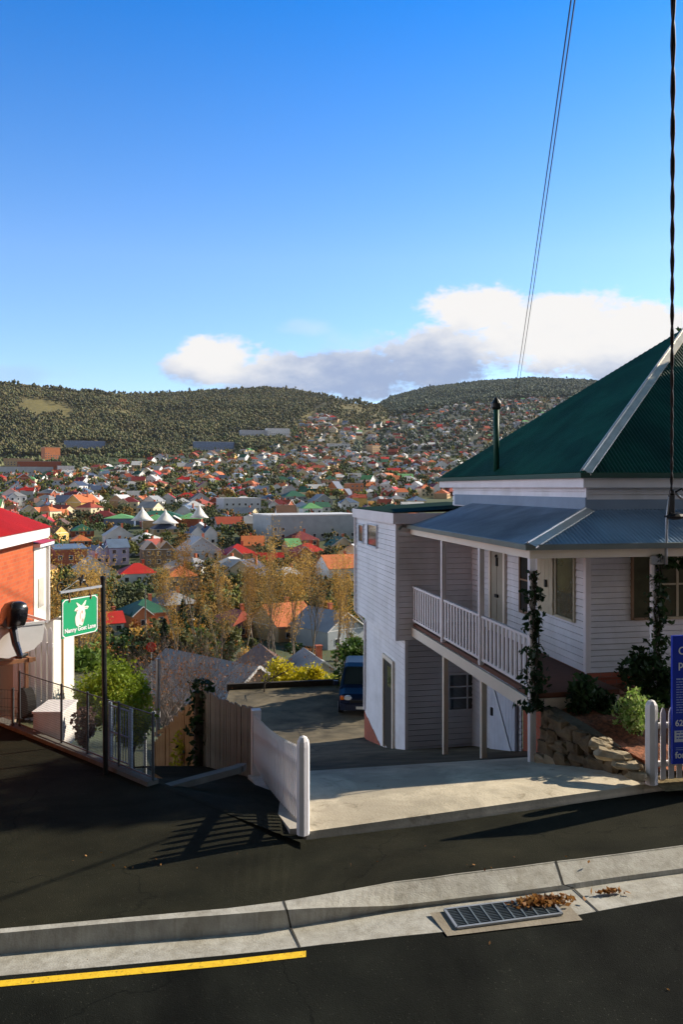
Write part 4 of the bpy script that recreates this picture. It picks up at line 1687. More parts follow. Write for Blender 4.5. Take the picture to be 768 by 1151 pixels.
part('coping', mb, M_white, lw)

# boat on a trailer
bo = P(52, 717, 16.0)
bd = Vector((-.85, 1, -.04)).normalized()
bt_ = thing('dinghy', 'white aluminium dinghy parked on a trailer beside the brick house', 'boat', bo)
bx_ = Vector((bd.y, -bd.x, 0)).normalized()
bz = bx_.cross(bd)
BM = Matrix((bx_, bd, bz)).transposed().to_4x4()


def bp(x, y, z):
    return BM @ Vector((x, y, z))


rings, inner = [], []
for y, w, zt, zk in ((0, .70, .26, -.30), (.6, .72, .26, -.32), (1.6, .72, .28, -.32), (2.6, .58, .32, -.27), (3.2, .34, .38, -.12), (3.6, .06, .44, .15)):
    prof = [(-w, zt), (-w * .93, zt - .28), (-w * .70, zk + .12), (0, zk), (w * .70, zk + .12), (w * .93, zt - .28), (w, zt), (w * .93, zt), (w * .85, zt - .26), (w * .6, zk + .18), (0, zk + .1), (-w * .6, zk + .18), (-w * .85, zt - .26), (-w * .93, zt)]
    rings.append([bp(x - .72, y, z) for x, z in prof])
mb = MB().loft(rings)
part('hull', mb, M_alu, bt_)
mb = MB()
mb.poly([bp(-1.40, -.012, .25), bp(-.04, -.012, .25), bp(-.08, -.012, -.03), bp(-.24, -.012, -.18), bp(-.72, -.012, -.29), bp(-1.2, -.012, -.18), bp(-1.36, -.012, -.03)])
mb.poly([bp(-.04, .06, .28), bp(-1.40, .06, .28), bp(-1.34, .06, -.1), bp(-.72, .06, -.26), bp(-.1, .06, -.1)])
mb.bar(bp(-1.42, .04, .30), bp(-.02, .04, .30), .08, .05)
part('transom', mb, M_alu, bt_)
mb = MB()
for sd_ in (-1, 1):
    pp = [(.74, 0, .31), (.78, .6, .31), (.78, 1.6, .33), (.64, 2.6, .37), (.38, 3.2, .43), (.06, 3.62, .49)]
    mb.tube([bp(sd_ * x - .72, y, z) for x, y, z in pp], .03, 6)
part('gunwale', mb, M_white, bt_)
om = MB()
om.loft([[bp(-.66 + x * r, -.10 + y * r * 1.25 + dy - z * .35, .27 + z) for x, y in ((-.15, -.16), (.15, -.16), (.2, -.05), (.2, .16), (.12, .24), (-.12, .24), (-.2, .16), (-.2, -.05))] for z, r, dy in ((0, .55, 0), (.06, .95, -.02), (.2, 1.05, -.04), (.36, 1.0, -.06), (.46, .78, -.05), (.50, .4, -.04))])
ob = part('outboard_motor', om, M_motor, bt_, smooth=True)
mb = MB()
mb.tube([bp(-.66, -.1, .30), bp(-.66, -.25, .0), bp(-.66, -.5, -.22)], [.08, .07, .05], 8)
mb.box(*(lambda p: (p.x - .06, p.x + .06, p.y - .1, p.y + .2, p.z - .02, p.z + .02))(bp(-.66, -.5, -.2)))
part('motor_leg', mb, M_motor, ob)
tr_ = thing('boat_trailer', 'rusty boat trailer with wheels under the white dinghy', 'trailer', P(16, 800, 16.2))
to = P(16, 800, 16.2)
mb = MB()
for x in (-1.2, -.24):
    mb.bar(bp(x, .15, -.40) + bo - to, bp(x * .6 - .29, 3.6, -.35) + bo - to, .07, .09)
for y in (.2, 1.3, 2.4):
    mb.bar(bp(-1.3, y, -.40) + bo - to, bp(-.14, y, -.40) + bo - to, .06, .07)
part('frame', mb, M_rust, tr_)
for x in (-1.5, .02):
    c = bp(x, 1.1, -.62) + bo - to
    gz = -4.58 - to.z
    c.z = gz + .30
    ax = bx_
    mb = MB().tube([c - ax * .09, c - ax * .085, c + ax * .085, c + ax * .09], [.24, .30, .30, .24], 18)
    wv = part('wheel', mb, M_rubber, tr_)
    mb = MB().tube([c + ax * .092, c + ax * .1], [.17, .15], 14)
    part('hub', mb, M_steel, wv)
    mb = MB().bar(c, bp(x, 1.1, -.40) + bo - to, .06)
    part('axle_bracket', mb, M_rust, tr_)
mb = MB().bar(bp(-.72, 3.3, -.4) + bo - to, bp(-.72, 3.3, -.4) + bo - to + Vector((0, 0, -.75)), .06)
part('jockey_leg', mb, M_rust, tr_)

# white pickets behind the boat
pA, pB = P(14, 820, 16.95), P(59.5, 828, 17.1)
pA.z, pB.z = -4.62, -4.80
pd = pB - pA
pf = thing('picket_fence', 'tall white picket fence between the dinghy and the white shed', 'fence', pA, math.atan2(pd.y, pd.x))
pk3 = picket_mesh('picket', .085, .022, 1.95, M_white)
pl = Vector((pd.x, pd.y, 0)).length
n = int(pl / .105)
for i in range(n):
    o = link('picket', pk3, pf, (pl * (i + .5) / n, 0, -.18 * i / n))
    o.rotation_euler = (0, 0, math.pi / 2)
for z in (.4, 1.6):
    part('rail', MB().bar((0, .04, z), (pl, .04, z - .18), .05, .08), M_white, pf)

# ------------------------------------------------------------------ blue van at the end of the driveway
cz = drive_z(16.2)
car = thing('parked_van', 'dark blue people mover parked nose out at the end of the driveway', 'van', P(406, 804, 31.2) * 1.0, math.radians(-2))
car.location.z = -8.47
car.scale = (.98, .82, .86)
st_ = [  # y from nose, half width, bottom, top, roof half width
    (0.0, .62, .34, .62, .58), (.10, .78, .26, .78, .70), (.35, .83, .24, .92, .74), (.95, .85, .24, 1.05, .74),
    (1.15, .85, .24, 1.16, .72), (1.95, .86, .24, 1.78, .64), (2.4, .86, .24, 1.88, .64), (4.1, .86, .24, 1.86, .63), (4.45, .84, .26, 1.72, .62), (4.6, .80, .3, 1.1, .70)]
rings = []
for y, w, zb, zt, wr in st_:
    belt = min(zt - .03, 1.02)
    rings.append([(-w * .94, y, zb), (-w, y, zb + .18), (-w, y, min(belt, zt - .06)), (-wr - .02, y, zt - .05), (-wr * .85, y, zt), (wr * .85, y, zt), (wr + .02, y, zt - .05), (w, y, min(belt, zt - .06)), (w, y, zb + .18), (w * .94, y, zb)])
part('body', MB().loft(rings), M_carblue, car)
mb = MB().poly([(-.68, 1.16, 1.13), (.68, 1.16, 1.13), (.60, 1.93, 1.76), (-.60, 1.93, 1.76)])
part('windscreen', mb, M_glass, car)
car_sc = bpy.data.objects['windscreen']
car_sc.location = (0, -.03, .03)
for sx in (-1, 1):
    mb = MB().poly([(sx * .875, 1.35, 1.06), (sx * .875, 2.7, 1.08), (sx * .70, 2.6, 1.74), (sx * .70, 1.95, 1.70)])
    mb.poly([(sx * .875, 2.78, 1.08), (sx * .875, 4.2, 1.1), (sx * .70, 4.1, 1.74), (sx * .70, 2.7, 1.74)])
    part('side_window', mb, M_glass, car)
    mb = MB()
    mb.loft([[(sx * (.50 + .14 * math.cos(a)), yv, .80 + .085 * math.sin(a)) for a in np.linspace(0, 2 * math.pi, 12, endpoint=False)] for yv in (.02, .3)])
    hl = part('headlight', mb, M_lampglass, car)
    mb = MB().bevbox(sx * .72 - .07, sx * .72 + .07, .07, .3, .72, .86, .02)
    part('indicator', mb, M_orange, hl)
    mb = MB().bevbox(sx * 1.0 - .1, sx * 1.0 + .1, 1.36, 1.46, 1.08, 1.26, .03)
    part('wing_mirror', mb, M_carblue, car)
    for yv in (.85, 3.7):
        mb = MB().tube([(sx * .70, yv, .31), (sx * .72, yv, .31), (sx * .875, yv, .31), (sx * .885, yv, .31)], [.25, .31, .31, .25], 20)
        wv = part('wheel', mb, M_rubber, car)
        mb = MB().tube([(sx * .887, yv, .31), (sx * .895, yv, .31)], [.2, .17], 14)
        part('rim', mb, M_steel, wv)
mb = MB().loft([[(-.80, .04, z0), (-.6, -.06, z0), (.6, -.06, z0), (.80, .04, z0), (.8, .3, z0), (-.8, .3, z0)] for z0 in (.30, .34, .52, .56)])
part('bumper', mb, mat('bumper_dark', (.008, .015, .04), .4), car)
mb = MB().bevbox(-.42, .42, -.01, .1, .62, .72, .02)
part('grille', mb, M_blackmetal, car)
mb = MB().box(-.19, .19, -.085, -.065, .36, .47)
part('number_plate', mb, M_plate, car)

# ------------------------------------------------------------------ drain grate and leaves
zt = ZR + .008
c4 = [G(483, 1026, zt), G(503, 1052, zt), G(655, 1034, zt), G(634, 1011, zt)]
mb = MB().quad(*[c_ + Vector((0, 0, .004)) for c_ in c4])
struct('drain_surround', mb, mat('drain_concrete', (.18, .155, .12), .9, .25, 4, .3, 40, col2=(.28, .245, .19)))
g4 = [G(500, 1024, zt), G(514, 1044.5, zt), G(632, 1028.5, zt), G(616, 1009.5, zt)]
go = g4[1].copy()
dg_ = thing('drain_grate', 'rectangular steel drain grate set in the gutter', 'grate', go)
q4 = [p - go for p in g4]
up = Vector((0, 0, .008))
mb = MB().quad(*[p + up for p in q4])
part('pit_shade_plate', mb, mat('pit_shade_dark', (.006, .008, .012), .6), dg_)  # flat dark plate painted as the shade below the bars
mb = MB()
for a, b in zip(q4, q4[1:] + q4[:1]):
    mb.bar(a + up * 2.5, b + up * 2.5, .028, .02)
part('frame', mb, M_steel, dg_)
mb = MB()
for i in range(1, 9):
    u = i / 9
    mb.bar(q4[0].lerp(q4[3], u) + up * 2.4, q4[1].lerp(q4[2], u) + up * 2.4, .016, .016)
for i in range(1, 12):
    u = i / 12
    mb.bar(q4[0].lerp(q4[1], u) + up * 1.9, q4[3].lerp(q4[2], u) + up * 1.9, .006, .01)
part('bar', mb, mat('grate_steel', (.13, .16, .18), .5, .2, 5, metal=.3), dg_)
rs = np.random.RandomState(9)
lc = G(608, 1016, zt)
n = 420
pts = np.stack([lc.x + rs.normal(0, .15, n) + .02, lc.y + rs.normal(0, .05, n), zt + .02 + np.abs(rs.normal(0, .022, n))], 1)
pts[:, 1] += (pts[:, 0] - lc.x) * .22
l2 = G(700, 1003, zt)
p2 = np.stack([l2.x - .14 + rs.normal(0, .09, 50), l2.y + rs.normal(0, .02, 50), np.full(50, zt + .02)], 1)
xs_ = rs.uniform(-4, 4.5, 26)
p3 = np.stack([xs_, 7.6 + rs.rand(26) * 2.0, np.full(26, ZR + .012)], 1)
p4 = np.stack([rs.uniform(-3.5, 3, 22), rs.uniform(9.9, 10.6, 22), np.full(22, ZF + .012)], 1)
mb = MB().leaves(np.concatenate([pts, p2]), .032, flat=.3, rs=rs)
mb.leaves(np.concatenate([p3[:14], p4]), .02, flat=.0, rs=rs)
struct('fallen_leaves', mb, L_litter, 'stuff')

# ------------------------------------------------------------------ trees
def grow(rs, mb, tips, p, d, L, r, lvl, maxl, up=.25, spread=.6, kids=(3, 5), segs=4, sides=5):
    pts, rad = [p], [r]
    q = Vector(p)
    for i in range(segs):
        d = (d + Vector(rs.normal(0, .13, 3)) + Vector((0, 0, up * .25))).normalized()
        q = q + d * (L / segs)
        pts.append(q.copy())
        rad.append(r * (1 - .62 * (i + 1) / segs))
    mb.tube(pts, rad, max(3, sides - lvl), caps=False)
    if lvl >= maxl - 1:
        for i in range(1, segs + 1):
            tips.append((pts[i], d))
    if lvl < maxl:
        n = rs.randint(kids[0], kids[1] + 1)
        for i in range(n):
            u = .3 + .7 * (i + rs.rand()) / n
            j = min(int(u * segs), segs - 1)
            b = pts[j].lerp(pts[j + 1], u * segs - j)
            a = rs.rand() * 6.283
            perp = d.orthogonal().normalized()
            perp = Matrix.Rotation(a, 3, d) @ perp
            nd = (d * (1 - spread * .5) + perp * spread + Vector((0, 0, up))).normalized()
            grow(rs, mb, tips, b, nd, L * (.5 + .25 * rs.rand()), max(.006, r * (.55 - .1 * lvl * .3) * (1 - .4 * u)), lvl + 1, maxl, up, spread, kids, segs, sides)


def branch_tree(name, seed, H, leaf, bark, n_leaf, lsize, up=.3, spread=.6, maxl=3, stems=1, kids=(4, 6), jit=.25, r0=None):
    rs = np.random.RandomState(seed)
    t_, tips = MB(), []
    for s_ in range(stems):
        d = Vector((rs.normal(0, .06 if stems == 1 else .3), rs.normal(0, .06 if stems == 1 else .3), 1)).normalized()
        grow(rs, t_, tips, Vector((rs.normal(0, .1 * stems / 3), rs.normal(0, .1 * stems / 3), -.3)), d, H * .62, r0 or H * .014, 0, maxl, up, spread, kids)
    root = link(name, None)
    part('trunk', t_, bark, root)
    if n_leaf:
        P_ = np.array([tuple(t[0]) for t in tips])
        k = rs.randint(0, len(P_), n_leaf)
        pts = P_[k] + rs.normal(0, jit, (n_leaf, 3))
        part('crown', MB().leaves(pts, lsize, rs=rs, long=1.2), leaf, root)
    return root


def crown_tree(name, seed, H, W_, leaf, bark, n=420, lsize=.55, lumps=9, trunk=.35, conic=False):
    rs = np.random.RandomState(seed)
    root = link(name, None)
    mb = MB()
    mb.tube([(0, 0, -.5), (rs.normal(0, .1), rs.normal(0, .1), H * .4), (rs.normal(0, .2), rs.normal(0, .2), H * .8)], [H * .022, H * .016, H * .005], 6)
    if conic:
        u = rs.rand(n) ** .8
        a = rs.rand(n) * 6.283
        rr = W_ / 2 * (1 - u) ** .8 * (.55 + .45 * rs.rand(n)) * (.8 + .25 * np.sin(u * 30))
        pts = np.stack([rr * np.cos(a), rr * np.sin(a), H * (.08 + .92 * u)], 1)
    else:
        cs = rs.normal(0, 1, (lumps, 3))
        cs /= np.linalg.norm(cs, axis=1)[:, None]
        cs *= np.array([W_ * .30, W_ * .30, H * (1 - trunk) * .30]) * (.5 + .6 * rs.rand(lumps))[:, None]
        cs[:, 2] += H * (trunk + (1 - trunk) * .5)
        sz = (.55 + .55 * rs.rand(lumps))
        k = rs.randint(0, lumps, n)
        d = rs.normal(size=(n, 3))
        d /= np.linalg.norm(d, axis=1)[:, None]
        pts = cs[k] + d * (rs.rand(n) ** .4)[:, None] * np.array([W_ * .27, W_ * .27, H * (1 - trunk) * .24]) * sz[k][:, None]
        for c_ in cs[:6]:
            mb.tube([(0, 0, H * trunk * .8), tuple(c_ * .6 + np.array([0, 0, H * trunk * .4])), tuple(c_)], [H * .010, H * .007, H * .003], 4)
    part('trunk', mb, bark, root)
    part('crown', MB().leaves(pts, lsize, rs=rs), leaf, root)
    return root


# golden bare-ish trees down the slope
gold = [branch_tree('golden_tree', 60 + i, 10.5, L_gold, M_twig, 3400, .060, up=.55, spread=.42, maxl=3, kids=(5, 6), jit=.20, r0=.11) for i in range(3)]
bare = [branch_tree('bare_tree', 70 + i, 7, L_rustleaf, M_lilactwig, 240, .07, up=.25, spread=.7, maxl=3, stems=3, kids=(4, 6), jit=.3, r0=.06) for i in range(2)]
remember(None)
gpos = [  # bearing, distance, height factor
    (206, 120, 1.42), (226, 132, 1.68), (246, 118, 1.36), (272, 138, 1.35), (298, 112, 1.30), (314, 128, 1.62), (334, 120, 1.50), (352, 134, 1.60), (374, 118, 1.40), (394, 132, 1.35), (286, 150, 1.45), (66, 46, .80), (80, 60, .95), (72, 52, .9), (95, 72, .95)]
words_ = ['first', 'second', 'third', 'fourth', 'fifth', 'sixth', 'seventh', 'eighth', 'ninth', 'tenth', 'eleventh', 'twelfth', 'thirteenth', 'fourteenth', 'fifteenth', 'sixteenth', 'seventeenth', 'eighteenth', 'nineteenth', 'twentieth']


def ordw(i):
    if i < 20:
        return words_[i]
    tens = ['', '', 'twenty', 'thirty', 'forty', 'fifty', 'sixty', 'seventy', 'eighty', 'ninety'][min(9, (i + 1) // 10)]
    o = (i + 1) % 10
    return tens + ('th' if o == 0 else '-' + words_[o - 1])


gi = 0
order = sorted(range(len(gpos)), key=lambda i: gpos[i][0])
for rank, i in enumerate(order):
    px, Y, hf = gpos[i]
    X = (px - CX) / F * Y
    p = Vector((X, Y, tz(X, Y)))
    proto = gold[i % 3]
    o = proto if i < 3 else copy_tree(proto, p)
    o.location = p
    o.rotation_euler = (0, 0, i * 1.3)
    o.scale = (hf, hf, hf * 1.02)
    if px < 100:
        tag(o, f'golden autumn tree beside the brick house, {ordw(rank)} of its clump from the left', 'tree', 'golden autumn trees')
    else:
        tag(o, f'tall golden autumn tree on the slope below the lane, {ordw(rank - 4)} from the left', 'tree', 'golden autumn trees')
bpos = [(180, 36, .62), (208, 40, .72), (234, 37, .62), (196, 50, .85), (226, 58, .9), (264, 52, .75), (300, 60, .8), (334, 56, .7), (372, 62, .8)]
for rank, i in enumerate(sorted(range(len(bpos)), key=lambda i: bpos[i][0])):
    px, Y, hf = bpos[i]
    X = (px - CX) / F * Y
    p = Vector((X, Y, tz(X, Y)))
    o = bare[i % 2] if i < 2 else copy_tree(bare[i % 2], p)
    o.location = p
    o.rotation_euler = (0, 0, i * 2.1)
    o.scale = (hf,) * 3
    tag(o, f'grey leafless many stemmed tree beyond the paling fences, {ordw(rank)} from the left', 'tree', 'bare grey trees below the lane')

# near leafy plants
def leafy(name, c, seed, H, Wd, leaf, n, size, label, cat='tree', lumps=14, trunk=.12):
    o = crown_tree(name, seed, H, Wd, leaf, M_bark, n, size, lumps, trunk)
    o.location = c
    return tag(o, label, cat)


leafy('leafy_tree', P(126, 838, 17.6), 81, 1.95, 2.0, L_green, 8000, .042, 'bright yellow green bushy tree behind the mesh fence and black sign post', lumps=20, trunk=.05)
leafy('leafy_tree', P(150, 850, 19.0), 84, 1.7, 1.3, L_green, 3600, .042, 'smaller yellow green bushy tree behind the gate end of the mesh fence', lumps=14, trunk=.05)
leafy('leafy_tree', P(98, 815, 24.5), 85, 2.6, 2.6, L_mid, 3800, .085, 'dull olive green tree behind the bright bushy tree at the lane', lumps=16, trunk=.05)
leafy('shrub', P(94, 845, 15.6), 82, 1.0, .5, L_purple, 900, .045, 'dull purple shrub behind the mesh fence by the low white wall', 'shrub', 8, .05)
yb = hit(320, 776)
leafy('yellow_bush', Vector((-2.6, 37.6, -9.9)), 83, 2.4, 2.4, L_yellow, 2600, .075, 'bright yellow bush with dark stems beyond the far edge of the driveway', 'bush', 16, .05)
leafy('yellow_bush', Vector((-1.5, 38.4, -9.7)), 86, 1.9, 1.9, L_yellow, 1600, .075, 'smaller bright yellow bush between the big yellow bush and the van', 'bush', 12, .05)
leafy('shrub', Vector((-3.8, 20.9, -7.6)), 87, 1.8, .9, L_green, 900, .05, 'green yellow creeper growing over the top of the brown paling fence', 'shrub', 8, .1)
leafy('shrub', Vector((-.3, 40, -10)), 88, 1.5, 2.2, L_lime, 1200, .07, 'low lime green shrub beside the blue van', 'shrub', 9, .05)
leafy('leafy_tree', Vector((.95, 36.5, -10.2)), 89, 4.3, 2.6, L_mid, 3600, .09, 'olive green tree rising behind the blue van and house corner', 'tree', 16, .1)
dk = branch_tree('bare_tree', 91, 3.0, L_rustleaf, M_bark, 0, .05, up=.1, spread=.95, maxl=2, stems=2, kids=(3, 4), r0=.05)
dk.location = (-3.3, 35.6, -9.2)
tag(dk, 'small dark leafless sapling in front of the yellow bush', 'tree')
leafy('leafy_tree', h2w(3.2, 18.2, -9.6), 93, 7.4, 4.6, L_olive, 6500, .16, 'dense olive tree hidden behind the white wing beside the van', 'tree', 16, .06)  # added behind the wing to cast shade on the rear driveway
leafy('leafy_tree', h2w(6.4, 20.0, -9.6), 94, 7.8, 5.2, L_olive, 6500, .16, 'dense olive tree behind the house beyond the one beside the van', 'tree', 16, .06)  # second added tree, widens the shade over the rear driveway
leafy('added_shade_tree', h2w(12.2, 4.45, -4.6), 95, 14.0, 4.1, L_conifer, 8000, .18, 'tall dense dark evergreen standing beyond the far end of the white house', 'tree', 20, .42)  # out-of-view tree added so its crown darkens the forecourt asphalt
leafy('leafy_tree', h2w(3.3, 22.4, -9.8), 96, 4.8, 4.0, L_olive, 4500, .13, 'low spreading olive tree at the far end of the driveway behind the van', 'tree', 16, .06)  # third added tree, extends the shade to the driveway's far end
# tree behind the green roof
o = branch_tree('spiky_tree', 92, 7.5, L_conifer, M_bark, 2600, .13, up=.5, spread=.5, maxl=3, kids=(4, 6), jit=.22)
o.location = h2w(11.3, 13.5, -2.0)
o.scale = (.86, .86, .86)
tag(o, 'dark spiky tree poking up behind the green roof ridge', 'tree')

# ------------------------------------------------------------------ the town
ROOF = {
    'red': (.44, .018, .012), 'rust red': (.30, .055, .025), 'terracotta': (.52, .15, .05), 'grey': (.27, .28, .30), 'pale grey': (.52, .53, .55),
    'dark green': (.02, .10, .06), 'bright green': (.13, .34, .13), 'blue grey': (.10, .15, .24), 'brown': (.13, .07, .045), 'maroon': (.17, .022, .022), 'dark blue': (.035, .055, .11)}
WALL = {
    'white': (.74, .73, .72), 'cream': (.70, .58, .38), 'brick': (.32, .085, .04), 'pale grey': (.48, .49, .52), 'tan': (.50, .33, .18), 'yellow': (.72, .46, .13), 'lilac': (.50, .47, .66), 'brown': (.18, .12, .075), 'orange brick': (.58, .20, .08), 'grey': (.33, .36, .38)}
MR = {k: mat('roof_' + k.replace(' ', '_'), v, .6, .16, .35, detail=8) for k, v in ROOF.items()}
MW = {k: mat('wall_' + k.replace(' ', '_'), v, .8, .10, .4) for k, v in WALL.items()}
M_pane = mat('far_window_pane', (.02, .025, .035), .15, .3, 1, spec=.8)
M_trim = mat('far_white_trim', (.74, .72, .70), .6, .05)
M_chim = mat('chimney_brick', (.36, .09, .04), .85, .2, 2)


def gable(mb, x0, x1, y0, y1, z, h, ov=.35, axis='x', th=.12):
    """gable roof over a rectangle, ridge along axis"""
    if axis == 'x':
        ym = (y0 + y1) / 2
        k = h / (ym - y0)
        a = [(x0 - ov, y0 - ov, z - k * ov), (x0 - ov, ym, z + h), (x0 - ov, y1 + ov, z - k * ov)]
        b = [(x1 + ov, y, q) for _, y, q in a]
    else:
        xm = (x0 + x1) / 2
        k = h / (xm - x0)
        a = [(x1 + ov, y0 - ov, z - k * ov), (xm, y0 - ov, z + h), (x0 - ov, y0 - ov, z - k * ov)]
        b = [(x, y1 + ov, q) for x, _, q in a]
    lo = lambda r: [(x, y, q - th) for x, y, q in r]
    ra = a + lo(a)[::-1]
    rb = b + lo(b)[::-1]
    mb.loft([ra, rb])


def hip(mb, x0, x1, y0, y1, z, h, ov=.4):
    x0, x1, y0, y1 = x0 - ov, x1 + ov, y0 - ov, y1 + ov
    d = min(x1 - x0, y1 - y0) / 2 * .98
    if x1 - x0 >= y1 - y0:
        r0, r1 = (x0 + d, (y0 + y1) / 2, z + h), (x1 - d, (y0 + y1) / 2, z + h)
        mb.poly([(x0, y0, z), (x1, y0, z), r1, r0])
        mb.poly([(x1, y1, z), (x0, y1, z), r0, r1])
        mb.poly([(x0, y1, z), (x0, y0, z), r0])
        mb.poly([(x1, y0, z), (x1, y1, z), r1])
    else:
        r0, r1 = ((x0 + x1) / 2, y0 + d, z + h), ((x0 + x1) / 2, y1 - d, z + h)
        mb.poly([(x0, y1, z), (x0, y0, z), r0, r1])
        mb.poly([(x1, y0, z), (x1, y1, z), r1, r0])
        mb.poly([(x0, y0, z), (x1, y0, z), r0])
        mb.poly([(x1, y1, z), (x0, y1, z), r1])
    mb.poly([(x0, y0, z), (x0, y1, z), (x1, y1, z), (x1, y0, z)])


def tri_wall(mb, x0, x1, y, z, h, axis='y'):
    mb.poly([(x0, y, z), (x1, y, z), ((x0 + x1) / 2, y, z + h)] if axis == 'y' else [(y, x0, z), (y, x1, z), (y, (x0 + x1) / 2, z + h)])


def house_parts(kind, w, d, h):
    """walls, roof, trims and openings of a small house: front is -y"""
    wl_, rf, tr, ch_, wins = MB(), MB(), MB(), MB(), []
    x0, x1, y0, y1 = -w / 2, w / 2, -d / 2, d / 2
    wl_.box(x0, x1, y0, y1, -2.5, h)
    rh = min(w, d) * .30
    top = h + rh
    if kind == 'hip':
        hip(rf, x0, x1, y0, y1, h, rh)
    elif kind == 'gable_side':
        gable(rf, x0, x1, y0, y1, h, d * .32, axis='x')
        tri_wall(wl_, y0, y1, x0, h, d * .32, 'x')
        tri_wall(wl_, y0, y1, x1, h, d * .32, 'x')
        top = h + d * .32
    elif kind == 'gable_front':
        gable(rf, x0, x1, y0, y1, h, w * .34, axis='y')
        tri_wall(wl_, x0, x1, y0, h, w * .34)
        tri_wall(wl_, x0, x1, y1, h, w * .34)
        for sx in (-1, 1):
            tr.bar((sx * (w / 2 + .35), y0 - .4, h - .22), (0, y0 - .4, h + w * .34 + .02), .06, .22)
        top = h + w * .34
    elif kind == 'ell':
        hip(rf, x0, x1, y0, y1, h, rh)
        gw = w * .46
        wl_.box(x0 + .02, x0 + gw, y0 - 1.6, y0 + .1, -2.5, h)
        gable(rf, x0 + .02, x0 + gw, y0 - 1.6, y0 + d * .35, h, gw * .42, axis='y')
        tri_wall(wl_, x0 + .02, x0 + gw, y0 - 1.6, h, gw * .42)
        for sx in (-1, 1):
            cx_ = x0 + .01 + gw / 2
            tr.bar((cx_ + sx * (gw / 2 + .35), y0 - 2.0, h - .26), (cx_, y0 - 2.0, h + gw * .42), .06, .2)
        top = h + rh
    elif kind == 'twin':
        hw = w / 2
        for c_ in (-w / 4, w / 4):
            gable(rf, c_ - hw / 2 + .02, c_ + hw / 2 - .02, y0, y1, h, hw * .52, ov=.2, axis='y')
            tri_wall(wl_, c_ - hw / 2 + .02, c_ + hw / 2 - .02, y0, h, hw * .52)
            for sx in (-1, 1):
                tr.bar((c_ + sx * (hw / 2 + .1), y0 - .25, h - .1), (c_, y0 - .25, h + hw * .52), .06, .2)
        top = h + hw * .5
    elif kind == 'flat':
        rf.box(x0 - .3, x1 + .3, y0 - .3, y1 + .3, h, h + .25)
        top = h + .2
    elif kind == 'skillion':
        rf.loft([[(x, y0 - .4, h - .05), (x, y1 + .4, h + .9), (x, y1 + .4, h + 1.1), (x, y0 - .4, h + .15)] for x in (x0 - .3, x1 + .3)])
        wl_.loft([[(x, y0, h - .05), (x, y1, h - .05), (x, y1, h + .85)] for x in (x0, x1)])
        top = h + .8
    elif kind == 'church':
        gable(rf, x0, x1, y0, y1, h, w * .62, ov=.2, axis='y')
        tri_wall(wl_, x0, x1, y0, h, w * .62)
        tri_wall(wl_, x0, x1, y1, h, w * .62)
        top = h + w * .6
    tr.box(x0 - .03, x1 + .03, y0 - .03, y1 + .03, h - .22, h - .06)
    n = max(2, int(w / 3.2))
    fl = max(1, int(h / 2.7))
    yf = y0
    for k in range(fl):
        for i in range(n):
            cx_ = x0 + w * (i + .5) / n
            yy = y0 - (1.6 if kind == 'ell' and cx_ < x0 + w * .46 else 0)
            wins.append((cx_ - .55, cx_ + .55, yy, .9 + 2.7 * k, 2.1 + 2.7 * k, 'y'))
    for k in range(fl):
        for i in range(max(1, int(d / 4))):
            cy = y0 + d * (i + .5) / max(1, int(d / 4))
            wins.append((cy - .5, cy + .5, x1, .9 + 2.7 * k, 2.1 + 2.7 * k, 'x'))
    if kind not in ('flat', 'church', 'skillion'):
        ch_.box(w * .18 - .35, w * .18 + .35, d * .1 - .35, d * .1 + .35, h, top + .75)
        ch_.box(w * .18 - .42, w * .18 + .42, d * .1 - .42, d * .1 + .42, top + .75, top + .9)
    return wl_, rf, tr, ch_, wins


def py_chim(label):
    return 'broad grey iron' not in label and 'below the driveway' not in label


def big_house(name, kind, w, d, h, wall, roof, label, cat, p, rz, group=None):
    wl_, rf, tr, ch_, wins = house_parts(kind, w, d, h)
    root = thing(name, label, cat, p, rz, group)
    wall_o = part('wall', wl_, MW[wall], root)
    rf_o = part('roof', rf, MR[roof], root)
    part('trim', tr, M_trim, root)
    if ch_.v and py_chim(label):
        part('chimney', ch_, M_chim, rf_o)
    for a, b, y, z0, z1, ax in wins[:14]:
        f_, g_ = MB(), MB()
        if ax == 'y':
            f_.box(a - .1, b + .1, y - .05, y - .01, z0 - .1, z1 + .1)
            g_.box(a, b, y - .07, y - .052, z0, z1)
        else:
            f_.box(y + .01, y + .05, a - .1, b + .1, z0 - .1, z1 + .1)
            g_.box(y + .052, y + .07, a, b, z0, z1)
        wo_ = part('window', f_, M_trim, root)
        part('pane', g_, M_pane, wo_)
    return root


USED = []          # (X, Y, radius)
KEEP = []          # (from, to, top row, foot row) bearings kept clear in front of known buildings


def hides(px, py, hp, wp, slack=5):
    for a, b, t, f in KEEP:
        if a < px + wp and b > px - wp and py > f - 1 and py - hp < f - slack:
            return True
    return False



def spot(px, py):
    return hit(px, py)


